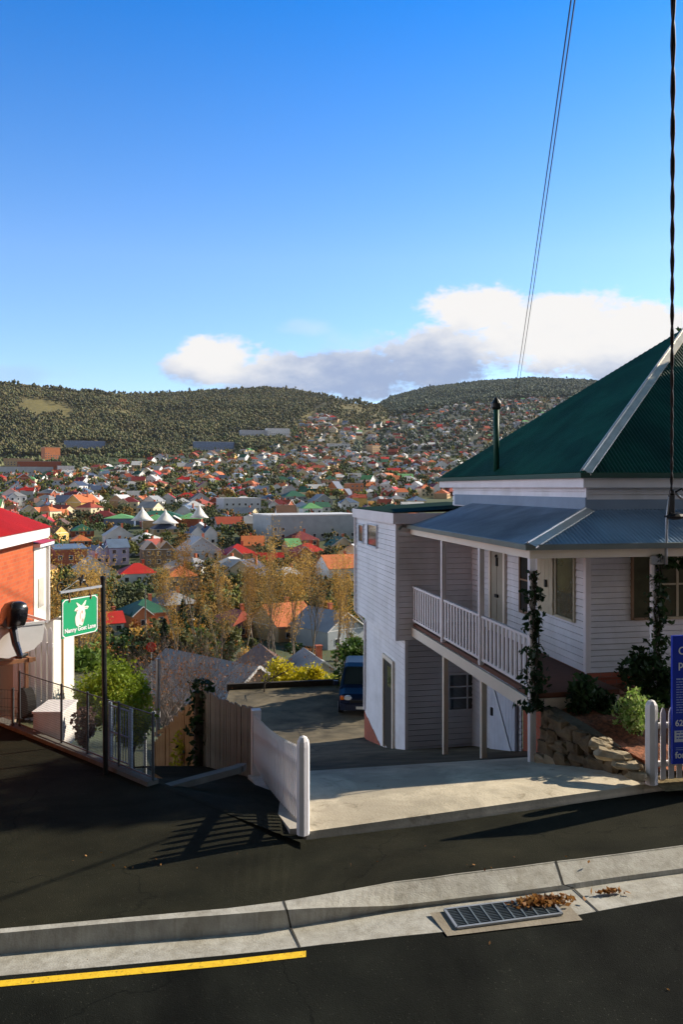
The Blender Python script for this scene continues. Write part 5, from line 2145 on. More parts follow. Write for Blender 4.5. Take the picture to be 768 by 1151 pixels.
# hand placed buildings: name, kind, bearing, foot row, width px, depth m, wall height px, wall, roof, turn, label
HAND = [
    ('cottage', 'gable_front', 102, 651, 36, 10, 13, 'white', 'pale grey', .15, 'white weatherboard cottage with a wide pale grey gable below the lilac house', 'house'),
    ('cottage', 'hip', 154, 655, 40, 9, 12, 'white', 'red', .1, 'white cottage with a bright red hipped roof below the brown twin gabled house', 'house'),
    ('cottage', 'hip', 202, 660, 36, 10, 14, 'pale grey', 'terracotta', .1, 'grey walled cottage with a terracotta roof half hidden by golden trees', 'house'),
    ('gothic_house', 'twin', 111, 634, 17, 8, 17, 'lilac', 'blue grey', .35, 'lilac gothic house with steep pointed gable beside a blue grey roof', 'house'),
    ('terrace_house', 'gable_side', 131, 633, 22, 8, 19, 'lilac', 'blue grey', .2, 'lilac two storey house with a blue grey roof joined to the gothic gable', 'house'),
    ('timber_house', 'twin', 176, 635, 33, 9, 19, 'brown', 'tan_', .1, 'brown timber house with two pale tan gables above the red roofed cottage', 'house'),
    ('brick_flats', 'skillion', 77, 640, 34, 9, 24, 'brick', 'blue grey', .2, 'two storey brick flats with a blue grey sloping roof near the brick house', 'house'),
    ('cottage', 'gable_front', 132, 610, 30, 10, 9, 'white', 'pale grey', .1, 'large white house with pale grey roof and chimneys above the lilac house', 'house'),
    ('gothic_house', 'twin', 226, 612, 30, 9, 13, 'white', 'dark blue', .15, 'white gothic house with two steep pointed gables and dark roof', 'house'),
    ('cottage', 'gable_front', 222, 628, 42, 10, 11, 'pale grey', 'pale grey', .2, 'pale house with a wide white edged gable below the white gothic house', 'house'),
    ('villa', 'ell', 267, 630, 34, 10, 9, 'tan', 'red', .1, 'tan house with a bright red roof between the gothic house and long grey building', 'house'),
    ('villa', 'hip', 338, 614, 32, 10, 8, 'brick', 'maroon', .2, 'brick house with a big dark red roof in front of the long grey building', 'house'),
    ('villa', 'ell', 345, 628, 34, 9, 9, 'brick', 'red', .1, 'brick house with a bright red roof below the dark red roofed one', 'house'),
    ('shop', 'gable_side', 328, 622, 16, 8, 9, 'tan', 'bright green', .1, 'small building with a bright green roof beside the red roofs', 'building'),
    ('villa', 'gable_side', 382, 650, 44, 11, 14, 'white', 'terracotta', .15, 'white house with an orange tiled roof at the edge of the white wing', 'house'),
    ('villa', 'ell', 162, 702, 46, 9, 16, 'orange brick', 'dark green', .3, 'orange brick bungalow with dark green roof and cream gables by the street', 'house'),
    ('villa', 'hip', 195, 690, 40, 11, 14, 'brown', 'grey', .3, 'brown house with a grey green hipped roof beside the cream gabled bungalow', 'house'),
    ('cottage', 'gable_side', 124, 712, 24, 6, 15, 'grey', 'red', .2, 'small dark cottage with a red roof and white gable end behind the sign post', 'house'),
    ('villa', 'hip', 268, 712, 44, 12, 14, 'brick', 'rust red', .3, 'rust red hipped roof house seen through the golden trees', 'house'),
    ('villa', 'gable_side', 318, 716, 52, 12, 18, 'tan', 'terracotta', .35, 'long terracotta roofed house seen through the golden trees', 'house'),
    ('villa', 'gable_front', 368, 724, 52, 12, 22, 'grey', 'grey', .4, 'grey house with white barge boards behind the golden trees by the wing', 'house'),
    ('cottage', 'gable_front', 300, 775, 62, 9, 24, 'grey', 'brown', .3, 'dark gabled house just below the driveway behind the yellow bush', 'house'),
    ('cottage', 'gable_front', 352, 778, 50, 9, 26, 'pale grey', 'grey', .3, 'pale gabled house behind the yellow bush next to the van', 'house'),
    ('cottage', 'gable_front', 236, 812, 100, 11, 40, 'brown', 'grey', .85, 'house with a broad grey iron roof just beyond the paling fence', 'house'),
    ('villa', 'hip', 92, 602, 24, 10, 6, 'brick', 'dark green', .1, 'brick house with a dark green hipped roof left of the lilac house', 'house'),
    ('villa', 'hip', 90, 614, 22, 9, 6, 'brick', 'terracotta', .1, 'small house with a terracotta roof in front of the dark green roof', 'house'),
    ('villa', 'hip', 185, 600, 28, 10, 6, 'tan', 'dark blue', .1, 'house with a dark blue hipped roof in front of the tent peaks', 'house'),
    ('villa', 'hip', 172, 592, 26, 10, 6, 'brick', 'red', .1, 'brick house with a red roof just in front of the green roofed market', 'house'),
    ('hall', 'gable_front', 93, 574, 24, 14, 10, 'yellow', 'terracotta', -.5, 'yellow gabled hall with an orange roof edge beside a dark blue roof', 'hall'),
    ('hall', 'gable_side', 74, 571, 20, 12, 7, 'pale grey', 'dark blue', .1, 'hall with a dark blue roof joined to the yellow gabled hall', 'hall'),
    ('church', 'church', 377, 556, 13, 22, 7, 'orange brick', 'dark blue', -.35, 'orange brick church with steep gable and dark blue roof', 'church'),
    ('church', 'church', 390, 561, 11, 14, 5, 'orange brick', 'dark blue', -.35, 'smaller orange brick church hall in front of the steep gabled church', 'church'),
    ('school', 'flat', 398, 553, 16, 12, 10, 'orange brick', 'brown', .1, 'orange brick school block beside the church', 'school'),
    ('warehouse', 'flat', 346, 604, 108, 24, 26, 'grey', 'pale grey', .12, 'long plain grey building with a flat roof across the middle of town', 'building'),
    ('warehouse', 'flat', 392, 597, 34, 14, 17, 'brick', 'pale grey', .1, 'brick block with a flat pale roof at the end of the long grey building', 'building'),
    ('warehouse', 'flat', 268, 575, 42, 18, 15, 'pale grey', 'pale grey', .1, 'pale grey flat roofed warehouse with a bright end behind the long grey building', 'building'),
    ('villa', 'hip', 330, 563, 26, 12, 5, 'grey', 'dark green', .1, 'house with a big dark green roof behind the long grey building', 'house'),
    ('villa', 'gable_front', 360, 567, 22, 12, 4, 'grey', 'grey', .1, 'grey roofed house in front of the orange brick church', 'house'),
    ('tower_block', 'flat', 57, 516, 17, 16, 13, 'orange brick', 'tan_', .35, 'orange tower block above the low hospital wings below the hill', 'building'),
    ('hospital_wing', 'flat', 20, 524, 30, 25, 8, 'tan', 'terracotta', .1, 'tan hospital wing with a flat orange roof below the hill', 'building'),
    ('hospital_wing', 'flat', 44, 528, 46, 20, 9, 'brick', 'rust red', .1, 'long brick hospital wing in front of the orange tower block', 'building'),
    ('hospital_wing', 'flat', 30, 533, 56, 12, 8, 'pale grey', 'grey', .05, 'long pale colonnaded block in front of the brick hospital wing', 'building'),
    ('hospital_wing', 'flat', 74, 533, 18, 14, 9, 'white', 'pale grey', .05, 'white boxy block at the end of the hospital wings', 'building'),
    ('college_block', 'flat', 95, 503, 44, 20, 7, 'blue_', 'blue grey', .05, 'long blue glazed college block among trees at the foot of the hill', 'building'),
    ('college_block', 'flat', 240, 505, 44, 20, 8, 'blue_', 'pale grey', .05, 'long grey blue block among trees, middle foot of the hill', 'building'),
    ('college_block', 'flat', 285, 490, 30, 16, 6, 'pale grey', 'pale grey', .05, 'pale college block on the hill foot above the long grey blue block', 'building'),
    ('college_block', 'flat', 312, 489, 26, 16, 7, 'white', 'pale grey', .05, 'white college block at the upper end of the hill foot terrace', 'building'),
    ('flats', 'flat', 420, 510, 13, 14, 9, 'tan', 'tan_', .4, 'tan block of flats with a slanted roof on the right hand slope', 'building'),
    ('flats', 'flat', 380, 503, 26, 12, 4, 'white', 'pale grey', .1, 'long white low block on the slope below the grassy spur', 'building'),
]
MR['tan_'] = mat('roof_pale_tan', (.58, .40, .24), .6, .12, .4)
MW['blue_'] = mat('wall_blue_glass', (.16, .22, .34), .35, .25, .4)
LAND = []
for nm, kind, px, py, wpx, dm, hpx, wall, roof, turn, label, cat in HAND:
    p = spot(px, py)
    if p is None:
        continue
    w = wpx * p.y / F
    h = max(2.3, hpx * p.y / F)
    big_house(nm, kind, w, min(dm, max(5, w * 1.6)), h, wall, roof, label, cat, p, turn + (.28 if p.y > 150 and turn > 0 else 0))
    USED.append((p.x, p.y, w * .62 + 3))
    if p.y > 150:
        KEEP.append((px - wpx / 2, px + wpx / 2, py - hpx * 1.5, py))

# the green roofed market with tent peaks
mp_ = spot(168, 592)
mk = thing('market_hall', 'low market building with bright green roofs below the white tent peaks', 'building', mp_, .1)
sc_ = mp_.y / F
for i, (x0, x1, y0, dep, hh, rr) in enumerate(((-52, -18, 4, 14, 9, 5), (-6, 22, -8, 12, 8, 6), (30, 58, -4, 14, 9, 6), (-22, 34, 10, 16, 10, 7))):
    b_ = MB().box(x0 * sc_, x1 * sc_, y0, y0 + dep, -3, hh * sc_)
    part('wall', b_, MW['brick'] if i == 2 else MW['tan'] if i == 1 else MW['blue_'], mk)
    r_ = MB()
    hip(r_, x0 * sc_, x1 * sc_, y0, y0 + dep, hh * sc_, rr * sc_)
    part('roof', r_, MR['bright green'] if i < 3 else MR['dark green'], mk)
b_ = MB().box(24 * sc_, 30 * sc_, -9, -3, -3, 9 * sc_)
gable(b_, 21 * sc_, 36 * sc_, -9.5, -3, 9 * sc_, 4 * sc_, axis='y')
part('porch', b_, M_trim, mk)
USED.append((mp_.x, mp_.y, 26))
KEEP.append((115, 228, 560, 592))
for i, (px, py, r) in enumerate(((160, 583, 13), (186, 586, 15), (224, 580, 11))):
    p = spot(px, py + 14)
    s_ = p.y / F
    z0 = (HY - py - 1) / F * p.y
    tt = thing('tent_canopy', ['white peaked tent canopy over the green market roof, the western one', 'white peaked tent canopy with the tallest point over the green market', 'white peaked tent canopy beyond the end of the green market'][i], 'canopy', (p.x, p.y, z0), 0, 'white tent canopies')
    prof = [(r * s_, -1 * s_), (r * .62 * s_, 3 * s_), (r * .33 * s_, 8 * s_), (r * .12 * s_, 11 * s_), (.12, 14.5 * s_)]
    part('canvas', MB().lathe((0, 0, 0), prof, 14), mat('tent_canvas', (.80, .78, .74), .7, .04), tt, smooth=True)
    part('mast', MB().tube([(0, 0, p.z - z0 - .5), (0, 0, 15 * s_)], .15, 6), M_steel, tt)

# the rest of town: single meshes for the small far houses
KINDS_ = ['hip', 'gable_side', 'gable_front', 'ell', 'hip']
PROTO = {}
SIZES = {'cottage': (9, 8, 3.0), 'house': (12, 9, 3.2), 'two storey house': (10, 9, 5.8)}


def joined(kind, size):
    if (kind, size) in PROTO:
        return PROTO[(kind, size)]
    w, d, h = SIZES[size]
    wl_, rf, tr, ch_, wins = house_parts(kind, w, d, h)
    wm = MB()
    for a, b, y, z0, z1, ax in wins:
        if ax == 'y':
            wm.box(a, b, y - .06, y - .01, z0, z1)
        else:
            wm.box(y + .01, y + .06, a, b, z0, z1)
    V, Fc, mi = [], [], []
    for k, q in enumerate((wl_, rf, tr, ch_, wm)):
        n0 = len(V)
        V += q.v
        Fc += [tuple(n0 + i for i in f) for f in q.f]
        mi += [k] * len(q.f)
    me = bpy.data.meshes.new('town_house')
    me.from_pydata(V, [], Fc)
    for m in (MW['white'], MR['grey'], M_trim, M_chim, M_pane):
        me.materials.append(m)
    me.polygons.foreach_set('material_index', mi)
    me.update()
    PROTO[(kind, size)] = me
    return me


rs = np.random.RandomState(77)
cand = []
tries = 0
grid_used = {}


class Used(list):
    def __init__(s, items):
        list.__init__(s)
        s.h = {}
        for q in items:
            s.append(q)

    def append(s, q):
        list.append(s, q)
        x, y, r = q
        R_ = r + 7
        for a in range(int((x - R_) // 24), int((x + R_) // 24) + 1):
            for b in range(int((y - R_) // 24), int((y + R_) // 24) + 1):
                s.h.setdefault((a, b), []).append(q)


USED = Used(USED)


def free(x, y, r):
    for ux, uy, ur in USED.h.get((int(x // 24), int(y // 24)), ()):
        if (ux - x) ** 2 + (uy - y) ** 2 < (ur + r) ** 2:
            return False
    return True


def in_town(px, py):
    if py > 662 or px < -60:
        return False
    if px > 470 and py > 560:
        return False
    top = np.interp(px, [-60, 0, 90, 130, 200, 250, 300, 340, 365, 400, 440, 480, 520, 560, 620, 700], [536, 534, 532, 518, 512, 510, 506, 472, 466, 482, 470, 462, 455, 450, 448, 448])
    return py > top


NH = 0
while len(cand) < 1200 and tries < 26000:
    tries += 1
    px = rs.uniform(-60, 700)
    u = rs.rand()
    py = 446 + 218 * (u ** 1.55)
    if not in_town(px, py):
        continue
    p = hit(px, py)
    if p is None:
        continue
    r = 6.2 if p.y < 700 else 5.4
    if hides(px, py, 6 * F / p.y, 5 * F / p.y):
        continue
    if px < 330 and py < 500 and rs.rand() < .4:
        continue
    if not free(p.x, p.y, r):
        continue
    USED.append((p.x, p.y, r))
    cand.append((px, py, p))
cand.sort(key=lambda c: c[2].y)
RN = list(ROOF)
RP = np.array([.10, .11, .11, .16, .19, .06, .02, .07, .10, .06, .05])
WN = ['white', 'cream', 'brick', 'pale grey', 'tan', 'yellow']
WP = np.array([.42, .23, .11, .11, .10, .03])
LANDM = [(175, 575, 'tent peaks'), (92, 565, 'yellow hall'), (345, 590, 'long grey building'), (380, 548, 'orange church'), (226, 600, 'white gothic house'), (118, 620, 'lilac house'), (154, 640, 'red roofed cottage'), (45, 525, 'hospital wings'), (268, 565, 'pale warehouse'), (300, 490, 'college blocks'), (420, 505, 'tan flats'), (557, 480, 'vent pipe'), (163, 690, 'cream gabled bungalow'), (350, 660, 'orange roofed house'), (480, 545, 'green eave'), (500, 500, 'far slope')]
LABELS = {}


def place_label(px, py):
    d = [((px - a) ** 2 + ((py - b) * 1.6) ** 2, a, b, n) for a, b, n in LANDM]
    _, a, b, n = min(d)
    dx, dy = px - a, (py - b) * 1.6
    if abs(dy) > abs(dx):
        return ('below' if dy > 0 else 'above') + ' the ' + n
    return ('right of' if dx > 0 else 'left of') + ' the ' + n


def settle(items, cat, group):
    """items: (object, description, px, py): give each a label of its own"""
    by = {}
    for o, desc, px, py in items:
        by.setdefault((desc, place_label(px, py)), []).append((px, o))
    for (desc, pl_), L in by.items():
        L.sort(key=lambda q: q[0])
        for i, (px, o) in enumerate(L):
            tag(o, f'{desc} {pl_}' + (f', {ordw(i)} from left' if len(L) > 1 else ''), cat, group)


near, rest = cand[:280], cand[280:]
items = []
for i, (px, py, p) in enumerate(near):
    kind = KINDS_[rs.randint(len(KINDS_))]
    size = ['cottage', 'house', 'two storey house'][rs.choice(3, p=[.45, .35, .2])]
    rn = RN[rs.choice(len(RN), p=RP / RP.sum())]
    wn = WN[rs.choice(len(WN), p=WP / WP.sum())]
    rz = rs.choice([.1, .1 + math.pi / 2, -.35, 1.2, .45]) + rs.normal(0, .06)
    ks = {'hip': 'hipped', 'gable_side': 'gabled', 'gable_front': 'front gabled', 'ell': 'bayed'}[kind]
    if p.y < 340:
        w, d, h = SIZES[size]
        o = big_house('town_house', kind, w, d, h, wn, rn, 'x', 'house', p, rz)
    else:
        o = link('town_house', joined(kind, size), None, p, rz)
        for k, m in ((0, MW[wn]), (1, MR[rn])):
            o.material_slots[k].link = 'OBJECT'
            o.material_slots[k].material = m
    items.append((o, f'{ks} {wn} {size} with {rn} roof', px, py))
settle(items, 'house', 'houses of the town')

# the farthest houses, one mass
Vs, Fs, Cs = [], [], []
for px, py, p in rest:
    kind = KINDS_[rs.randint(len(KINDS_))]
    me = joined(kind, ['cottage', 'house'][rs.randint(2)])
    rn = ROOF[RN[rs.choice(len(RN), p=RP / RP.sum())]]
    wn = WALL[WN[rs.choice(len(WN), p=WP / WP.sum())]]
    cols5 = [wn, rn, (.7, .7, .7), (.3, .1, .05), (.03, .03, .04)]
    a = rs.choice([.1, 1.67, -.35, 1.2]) + rs.normal(0, .1)
    ca_, sa_ = math.cos(a), math.sin(a)
    n0 = len(Vs)
    k = 1.1 if p.y < 1500 else 1.25
    for v in me.vertices:
        x, y, z = v.co
        Vs.append((p.x + (x * ca_ - y * sa_) * k, p.y + (x * sa_ + y * ca_) * k, p.z + z * k))
    for f in me.polygons:
        Fs.append(tuple(n0 + i for i in f.vertices))
        Cs.append(cols5[f.material_index])
me = bpy.data.meshes.new('distant_houses')
me.from_pydata(Vs, [], Fs)
at = me.color_attributes.new('paint', 'FLOAT_COLOR', 'CORNER')
ln = np.empty(len(me.polygons), int)
me.polygons.foreach_get('loop_total', ln)
cc = np.repeat(np.array(Cs), ln, axis=0)
at.data.foreach_set('color', np.concatenate([cc, np.ones((len(cc), 1))], 1).reshape(-1))
me.materials.append(mat('house_paint', (.88, .88, .88), .75, .1, .3, col2=(1.1, 1.1, 1.1), attr='paint'))
o = link('distant_houses', me)
o['kind'] = 'stuff'

# town trees
TP = {
    'round green': [crown_tree('town_tree', 100 + i, 7, 6.5, L_mid, M_bark, 460, .42, 10, .15) for i in range(2)],
    'olive': [crown_tree('town_tree', 110 + i, 9, 7, L_olive, M_bark, 480, .46, 12, .2) for i in range(3)],
    'lime green': [crown_tree('town_tree', 120 + i, 6.5, 6, L_lime, M_bark, 420, .40, 10, .15) for i in range(2)],
    'golden': [crown_tree('town_tree', 130 + i, 8, 5.5, L_gold, M_bark, 460, .36, 10, .15) for i in range(2)],
    'rusty': [crown_tree('town_tree', 135, 6, 6, L_rustleaf, M_bark, 420, .36, 10, .15)],
    'dark conifer': [crown_tree('town_tree', 140 + i, 11, 4.5, L_conifer, M_bark, 520, .45, conic=True) for i in range(2)],
    'dark green': [crown_tree('town_tree', 150 + i, 8, 7.5, L_dark, M_bark, 480, .46, 11, .12) for i in range(2)]}
remember(None)
first = {id(o): True for L in TP.values() for o in L}
TK = list(TP)
TPp = np.array([.22, .27, .09, .16, .05, .06, .15])
tc_ = []
hand_trees = [('round green', 163, 622, 22), ('lime green', 285, 573, 20), ('round green', 370, 612, 20), ('olive', 245, 590, 34), ('olive', 236, 606, 24), ('golden', 62, 628, 40), ('lime green', 215, 612, 16), ('golden', 205, 616, 14), ('dark conifer', 66, 602, 22), ('golden', 372, 622, 20), ('golden', 395, 575, 16), ('olive', 385, 578, 18), ('dark conifer', 503, 533, 26), ('dark conifer', 509, 534, 22), ('olive', 300, 575, 20), ('round green', 140, 622, 18), ('golden', 290, 625, 20), ('olive', 140, 668, 26), ('dark green', 165, 668, 26), ('olive', 125, 672, 24), ('dark green', 180, 668, 20), ('lime green', 178, 662, 14), ('olive', 138, 700, 20), ('rusty', 150, 712, 18), ('dark green', 150, 722, 18), ('olive', 30, 552, 18), ('golden', 15, 552, 16), ('olive', 130, 552, 18), ('golden', 150, 550, 16), ('dark green', 320, 705, 20), ('olive', 398, 742, 34), ('olive', 388, 752, 30), ('dark green', 330, 742, 26), ('olive', 282, 738, 24), ('rusty', 345, 745, 20), ('dark green', 210, 712, 20), ('olive', 240, 722, 24), ('dark green', 258, 738, 26), ('olive', 372, 690, 22)]
for k, px, py, hp in hand_trees:
    p = hit(px, py)
    tc_.append((px, py, p, k, hp))
tries = 0
while len(tc_) < 4600 and tries < 45000:
    tries += 1
    px = rs.uniform(-60, 700)
    py = 450 + 307 * (rs.rand() ** 1.75)
    if not (in_town(px, py) or 662 < py < 760 and px < 400):
        continue
    p = hit(px, py)
    if p is None or not free(p.x, p.y, .4) or hides(px, py, 6 * F / p.y, 2 * F / p.y):
        continue
    USED.append((p.x, p.y, 1.1))
    tc_.append((px, py, p, TK[rs.choice(len(TK), p=TPp / TPp.sum())], None))
tc_.sort(key=lambda c: c[2].y)
items = []
for i, (px, py, p, k, hp) in enumerate(tc_[:290]):
    proto = TP[k][rs.randint(len(TP[k]))]
    base_h = {'round green': 7, 'olive': 9, 'lime green': 6.5, 'golden': 8, 'rusty': 6, 'dark conifer': 11, 'dark green': 8}[k]
    s_ = (hp * p.y / F / base_h) if hp else rs.uniform(.42, .95)
    rz = rs.rand() * 6.28
    if first.get(id(proto)):
        first[id(proto)] = False
        o = proto
        o.location, o.rotation_euler, o.scale = p, (0, 0, rz), (s_,) * 3
    else:
        o = copy_tree(proto, p, rz, (s_ * rs.uniform(.85, 1.15), s_ * rs.uniform(.85, 1.15), s_))
    items.append((o, ('small ' if s_ * base_h < 6 else 'tall ' if s_ * base_h > 9 else 'middling ') + k + ' tree', px, py))
settle(items, 'tree', 'trees of the town')
for L in TP.values():
    for o in L:
        if first[id(o)]:
            for c_ in CH[o.name]:
                bpy.data.objects.remove(c_)
            bpy.data.objects.remove(o)

# ------------------------------------------------------------------ woods on the hills and far garden trees (masses)
def wood(name, pts, hts, pal, seed, k=3, fine=1.0):
    """many small crowns in one mass: each a few lumpy eight sided blobs"""
    rs = np.random.RandomState(seed)
    n = len(pts)
    base = np.repeat(np.array(pts), k, axis=0)
    hh = np.repeat(np.array(hts), k)
    m = n * k
    off = rs.normal(size=(m, 3)) * np.array([.17, .17, .13]) * hh[:, None]
    c = base + off + np.stack([0 * hh, 0 * hh, hh * .62], 1)
    r = hh * (.17 + .13 * rs.rand(m)) * fine
    th = rs.rand(m) * 6.28
    V = np.zeros((m, 6, 3))
    for q in range(4):
        a = th + q * math.pi / 2
        rr = r * (.75 + .5 * rs.rand(m))
        V[:, q] = c + np.stack([np.cos(a) * rr, np.sin(a) * rr, (rs.rand(m) - .5) * r * .7], 1)
    V[:, 4] = c + np.stack([rs.normal(0, .2, m) * r, rs.normal(0, .2, m) * r, r * (.8 + .6 * rs.rand(m))], 1)
    V[:, 5] = c - np.stack([0 * r, 0 * r, r * (.8 + .5 * rs.rand(m))], 1)
    tri = np.array([(0, 1, 4), (1, 2, 4), (2, 3, 4), (3, 0, 4), (1, 0, 5), (2, 1, 5), (3, 2, 5), (0, 3, 5)])
    T = (np.arange(m)[:, None, None] * 6 + tri[None]).reshape(-1, 3)
    me = bpy.data.meshes.new(name)
    me.from_pydata(V.reshape(-1, 3).tolist(), [], T.tolist())
    pi = rs.randint(0, len(pal), n)
    pts_ = np.array(pts)
    tone = (.78 + .34 * rs.rand(n)) * (1 + .28 * vnoise(pts_[:, 0] / 60, pts_[:, 1] / 75, seed) + .15 * vnoise(pts_[:, 0] / 23, pts_[:, 1] / 21, seed + 4))
    col = np.repeat(np.array(pal)[pi] * tone[:, None], k * 24, axis=0)
    col *= np.repeat(.85 + .3 * rs.rand(m), 24)[:, None]
    at = me.color_attributes.new('leaf', 'FLOAT_COLOR', 'CORNER')
    at.data.foreach_set('color', np.concatenate([col, np.ones((len(col), 1))], 1).reshape(-1))
    me.materials.append(mat('wood_leaf', (.8, .8, .8), .8, .2, .2, col2=(1.15, 1.15, 1.15), attr='leaf', spec=.2))
    o = link(name, me)
    o['kind'] = 'stuff'


rs = np.random.RandomState(123)
pts, hts = [], []
pf_, hf_ = [], []
NP_ = 100000
pxs, Ys_ = rs.uniform(-120, 720, NP_), rs.uniform(1150, 3450, NP_)
Xs_ = (pxs - CX) / F * Ys_
Zs_, Hs_ = terrain(Xs_, Ys_)
Gs_ = grassy(Xs_, Ys_)
for i in range(NP_):
    px, Y, X, z, hid = pxs[i], Ys_[i], Xs_[i], Zs_[i], int(Hs_[i])
    if hid == 0:
        continue
    py = HY - float(z) / Y * F
    if in_town(px, py) and rs.rand() < .95:
        continue
    g = float(Gs_[i])
    if rs.rand() < g * 1.15:
        continue
    Yr = SKY[('west', 'main', 'spur', 'far')[hid - 1]][2]
    if Y > Yr + 60 or hides(px, py, 10 * F / Y, 3 * F / Y, 2):
        continue
    if hid == 4:
        pf_.append((X, Y, float(z)))
        hf_.append(rs.uniform(8, 15))
    else:
        if hid == 3 and rs.rand() < .45:
            continue
        if not free(X, Y, 3):
            continue
        pts.append((X, Y, float(z)))
        hts.append(rs.uniform(5.5, 11.5))
# a thicker fringe along the ridges
for key in ('west', 'main', 'spur', 'far'):
    bx, by, Yr, Y0 = SKY[key]
    for i in range(520 if key != 'spur' else 110):
        px = rs.uniform(max(-100, bx[0]), min(720, bx[-1]))
        Y = Yr + rs.uniform(-40, 15)
        X = (px - CX) / F * Y
        z, hid = terrain(X, Y)
        if int(hid) == 0:
            continue
        (pf_ if key == 'far' else pts).append((X, Y, float(z)))
        (hf_ if key == 'far' else hts).append(rs.uniform(7, 14) if rs.rand() < .9 else rs.uniform(13, 19))
print('hill trees', len(pts), len(pf_))
wood('hill_forest', pts, hts, [(.092, .100, .044), (.118, .113, .050), (.068, .080, .037), (.138, .120, .058)], 1, 3)
wood('far_forest', pf_, hf_, [(.085, .11, .070), (.11, .13, .082), (.068, .088, .068)], 2, 3)
near_ = [tuple(t[2]) for t in tc_[290:] if t[2].y < 520]
pts = [tuple(t[2]) for t in tc_[290:] if t[2].y >= 520]
hts = list(rs.uniform(3.5, 9.5, len(pts)))
GPAL = [(.06, .09, .026), (.08, .085, .034), (.12, .13, .025), (.22, .13, .03), (.035, .055, .022), (.06, .07, .028), (.05, .065, .026)]
wood('distant_garden_trees', near_, list(rs.uniform(3, 7.5, len(near_))), GPAL, 8, 30, .34)
wood('distant_garden_trees', pts, hts, [(.06, .09, .026), (.09, .09, .034), (.15, .16, .025), (.24, .14, .03), (.04, .06, .024), (.07, .08, .03)], 3, 9, .6)
# strip of dense trees between town and hill
pts, hts = [], []
for i in range(1500):
    px = rs.uniform(-60, 345)
    top = np.interp(px, [-60, 0, 90, 130, 200, 250, 300, 340], [536, 534, 532, 518, 512, 510, 506, 496])
    py = top - rs.uniform(0, 14)
    p = hit(px, py)
    if p is None or not free(p.x, p.y, 2) or hides(px, py, 10 * F / p.y, 3 * F / p.y, 3):
        continue
    pts.append(tuple(p))
    hts.append(rs.uniform(5.5, 10))
wood('foothill_trees', pts, hts, [(.07, .095, .04), (.105, .12, .05), (.13, .13, .062)], 4, 3)

# ------------------------------------------------------------------ the street down the slope, brick fence and poles
sp_ = [hit(x, y) for x, y in ((118, 752), (150, 742), (168, 728), (185, 712), (208, 700), (245, 690))]
mb = MB()
for a, b in zip(sp_[:-1], sp_[1:]):
    n_ = 8
    for i in range(n_):
        p, q = a.lerp(b, i / n_), a.lerp(b, (i + 1) / n_)
        d = (b - a)
        sdv = Vector((d.y, -d.x, 0)).normalized() * 3.2
        c4 = [p - sdv, p + sdv, q + sdv, q - sdv]
        mb.quad(*[Vector((v.x, v.y, tz(v.x, v.y) + .25)) for v in c4])
struct('street', mb, mat('street_asphalt', (.05, .05, .05), .9, .2, 1))
fa, fb_ = hit(154, 722), hit(176, 706)
bf = thing('brick_fence', 'low orange brick fence with square piers in front of the cream gabled bungalow', 'fence', fa)
d = fb_ - fa
mb = MB().bar((0, 0, .5), d + Vector((0, 0, .5)), .25, 1.0)
part('wall', mb, MW['orange brick'], bf)
for i in range(4):
    q = d * (i / 3)
    part('pier', MB().box(q.x - .3, q.x + .3, q.y - .3, q.y + .3, q.z - .3, q.z + 1.9), MW['orange brick'], bf)


def pole(name, px, top, foot, Y, label, lamp=True, m=None, r=.06):
    b = P(px, foot, Y)
    t = P(px, top, Y)
    h = t.z - b.z
    root = thing(name, label, 'pole', b)
    part('shaft', MB().tube([(0, 0, -.3), (0, 0, h)], [r, r * .75], 8), m or M_steel, root)
    if lamp:
        part('lamp', MB().bevbox(-.18, .45, -.12, .12, h - .12, h + .06, .04), M_signwhite, root)
    return root


pole('street_lamp', 163, 744, 822, 26, 'grey street lamp pole with pale lamp beyond the green bushy tree')
bpy.data.objects['street_lamp'].location.z = tz((163 - CX) / F * 26, 26)
pole('utility_pole', 177.5, 740, 815, 22.0, 'pale grey slim pole in front of the bare bushes by the brown fence', False)
p0 = hit(163.5, 745)
pole('utility_pole', 163.5, 662, 745, p0.y, 'tall slim pole by the street in front of the cream gabled bungalow', False, M_grey_wood, .12)
p0 = hit(216, 735)
pole('street_lamp', 216, 696, 735, p0.y, 'white headed street lamp among the bare trees', True, M_steel, .09)
p0 = hit(206, 700)
pole('utility_pole', 206, 655, 700, p0.y, 'slim greenish pole beside the grey green hipped roof', False, M_grey_wood, .12)
rp = P(170, 727, 60)
rt = thing('round_sign', 'small round red sign on a grey pole beside the street below', 'sign', rp)
part('disc', MB().tube([(0, -.06, 0), (0, -.09, 0)], .36, 20), mat('traffic_red', (.6, .02, .01), .5), rt)
part('pole', MB().tube([(0, 0, -4.5), (0, 0, .3)], .045, 8), M_steel, rt)

# ------------------------------------------------------------------ sky
SUN_AZ = math.radians(26.0)        # from +X towards +Y
SUN_EL = math.radians(29.5)
w = bpy.data.worlds.new('World')
sc.world = w
w.use_nodes = True
nt = w.node_tree
N, Lk = nt.nodes, nt.links
bg = N['Background']
sky = N.new('ShaderNodeTexSky')
sky.sky_type = 'NISHITA'
sky.sun_disc = False
sky.sun_elevation = SUN_EL
sky.sun_rotation = math.pi / 2 - SUN_AZ
sky.altitude = 100
sky.air_density = 1.0
sky.dust_density = 0.3
sky.ozone_density = 2.5


def M(op, a, b=None, c=None, clamp=False):
    n = N.new('ShaderNodeMath')
    n.operation = op
    n.use_clamp = clamp
    for i, v in enumerate((a, b, c)):
        if v is None:
            continue
        if isinstance(v, (int, float)):
            n.inputs[i].default_value = v
        else:
            Lk.new(v, n.inputs[i])
    return n.outputs[0]


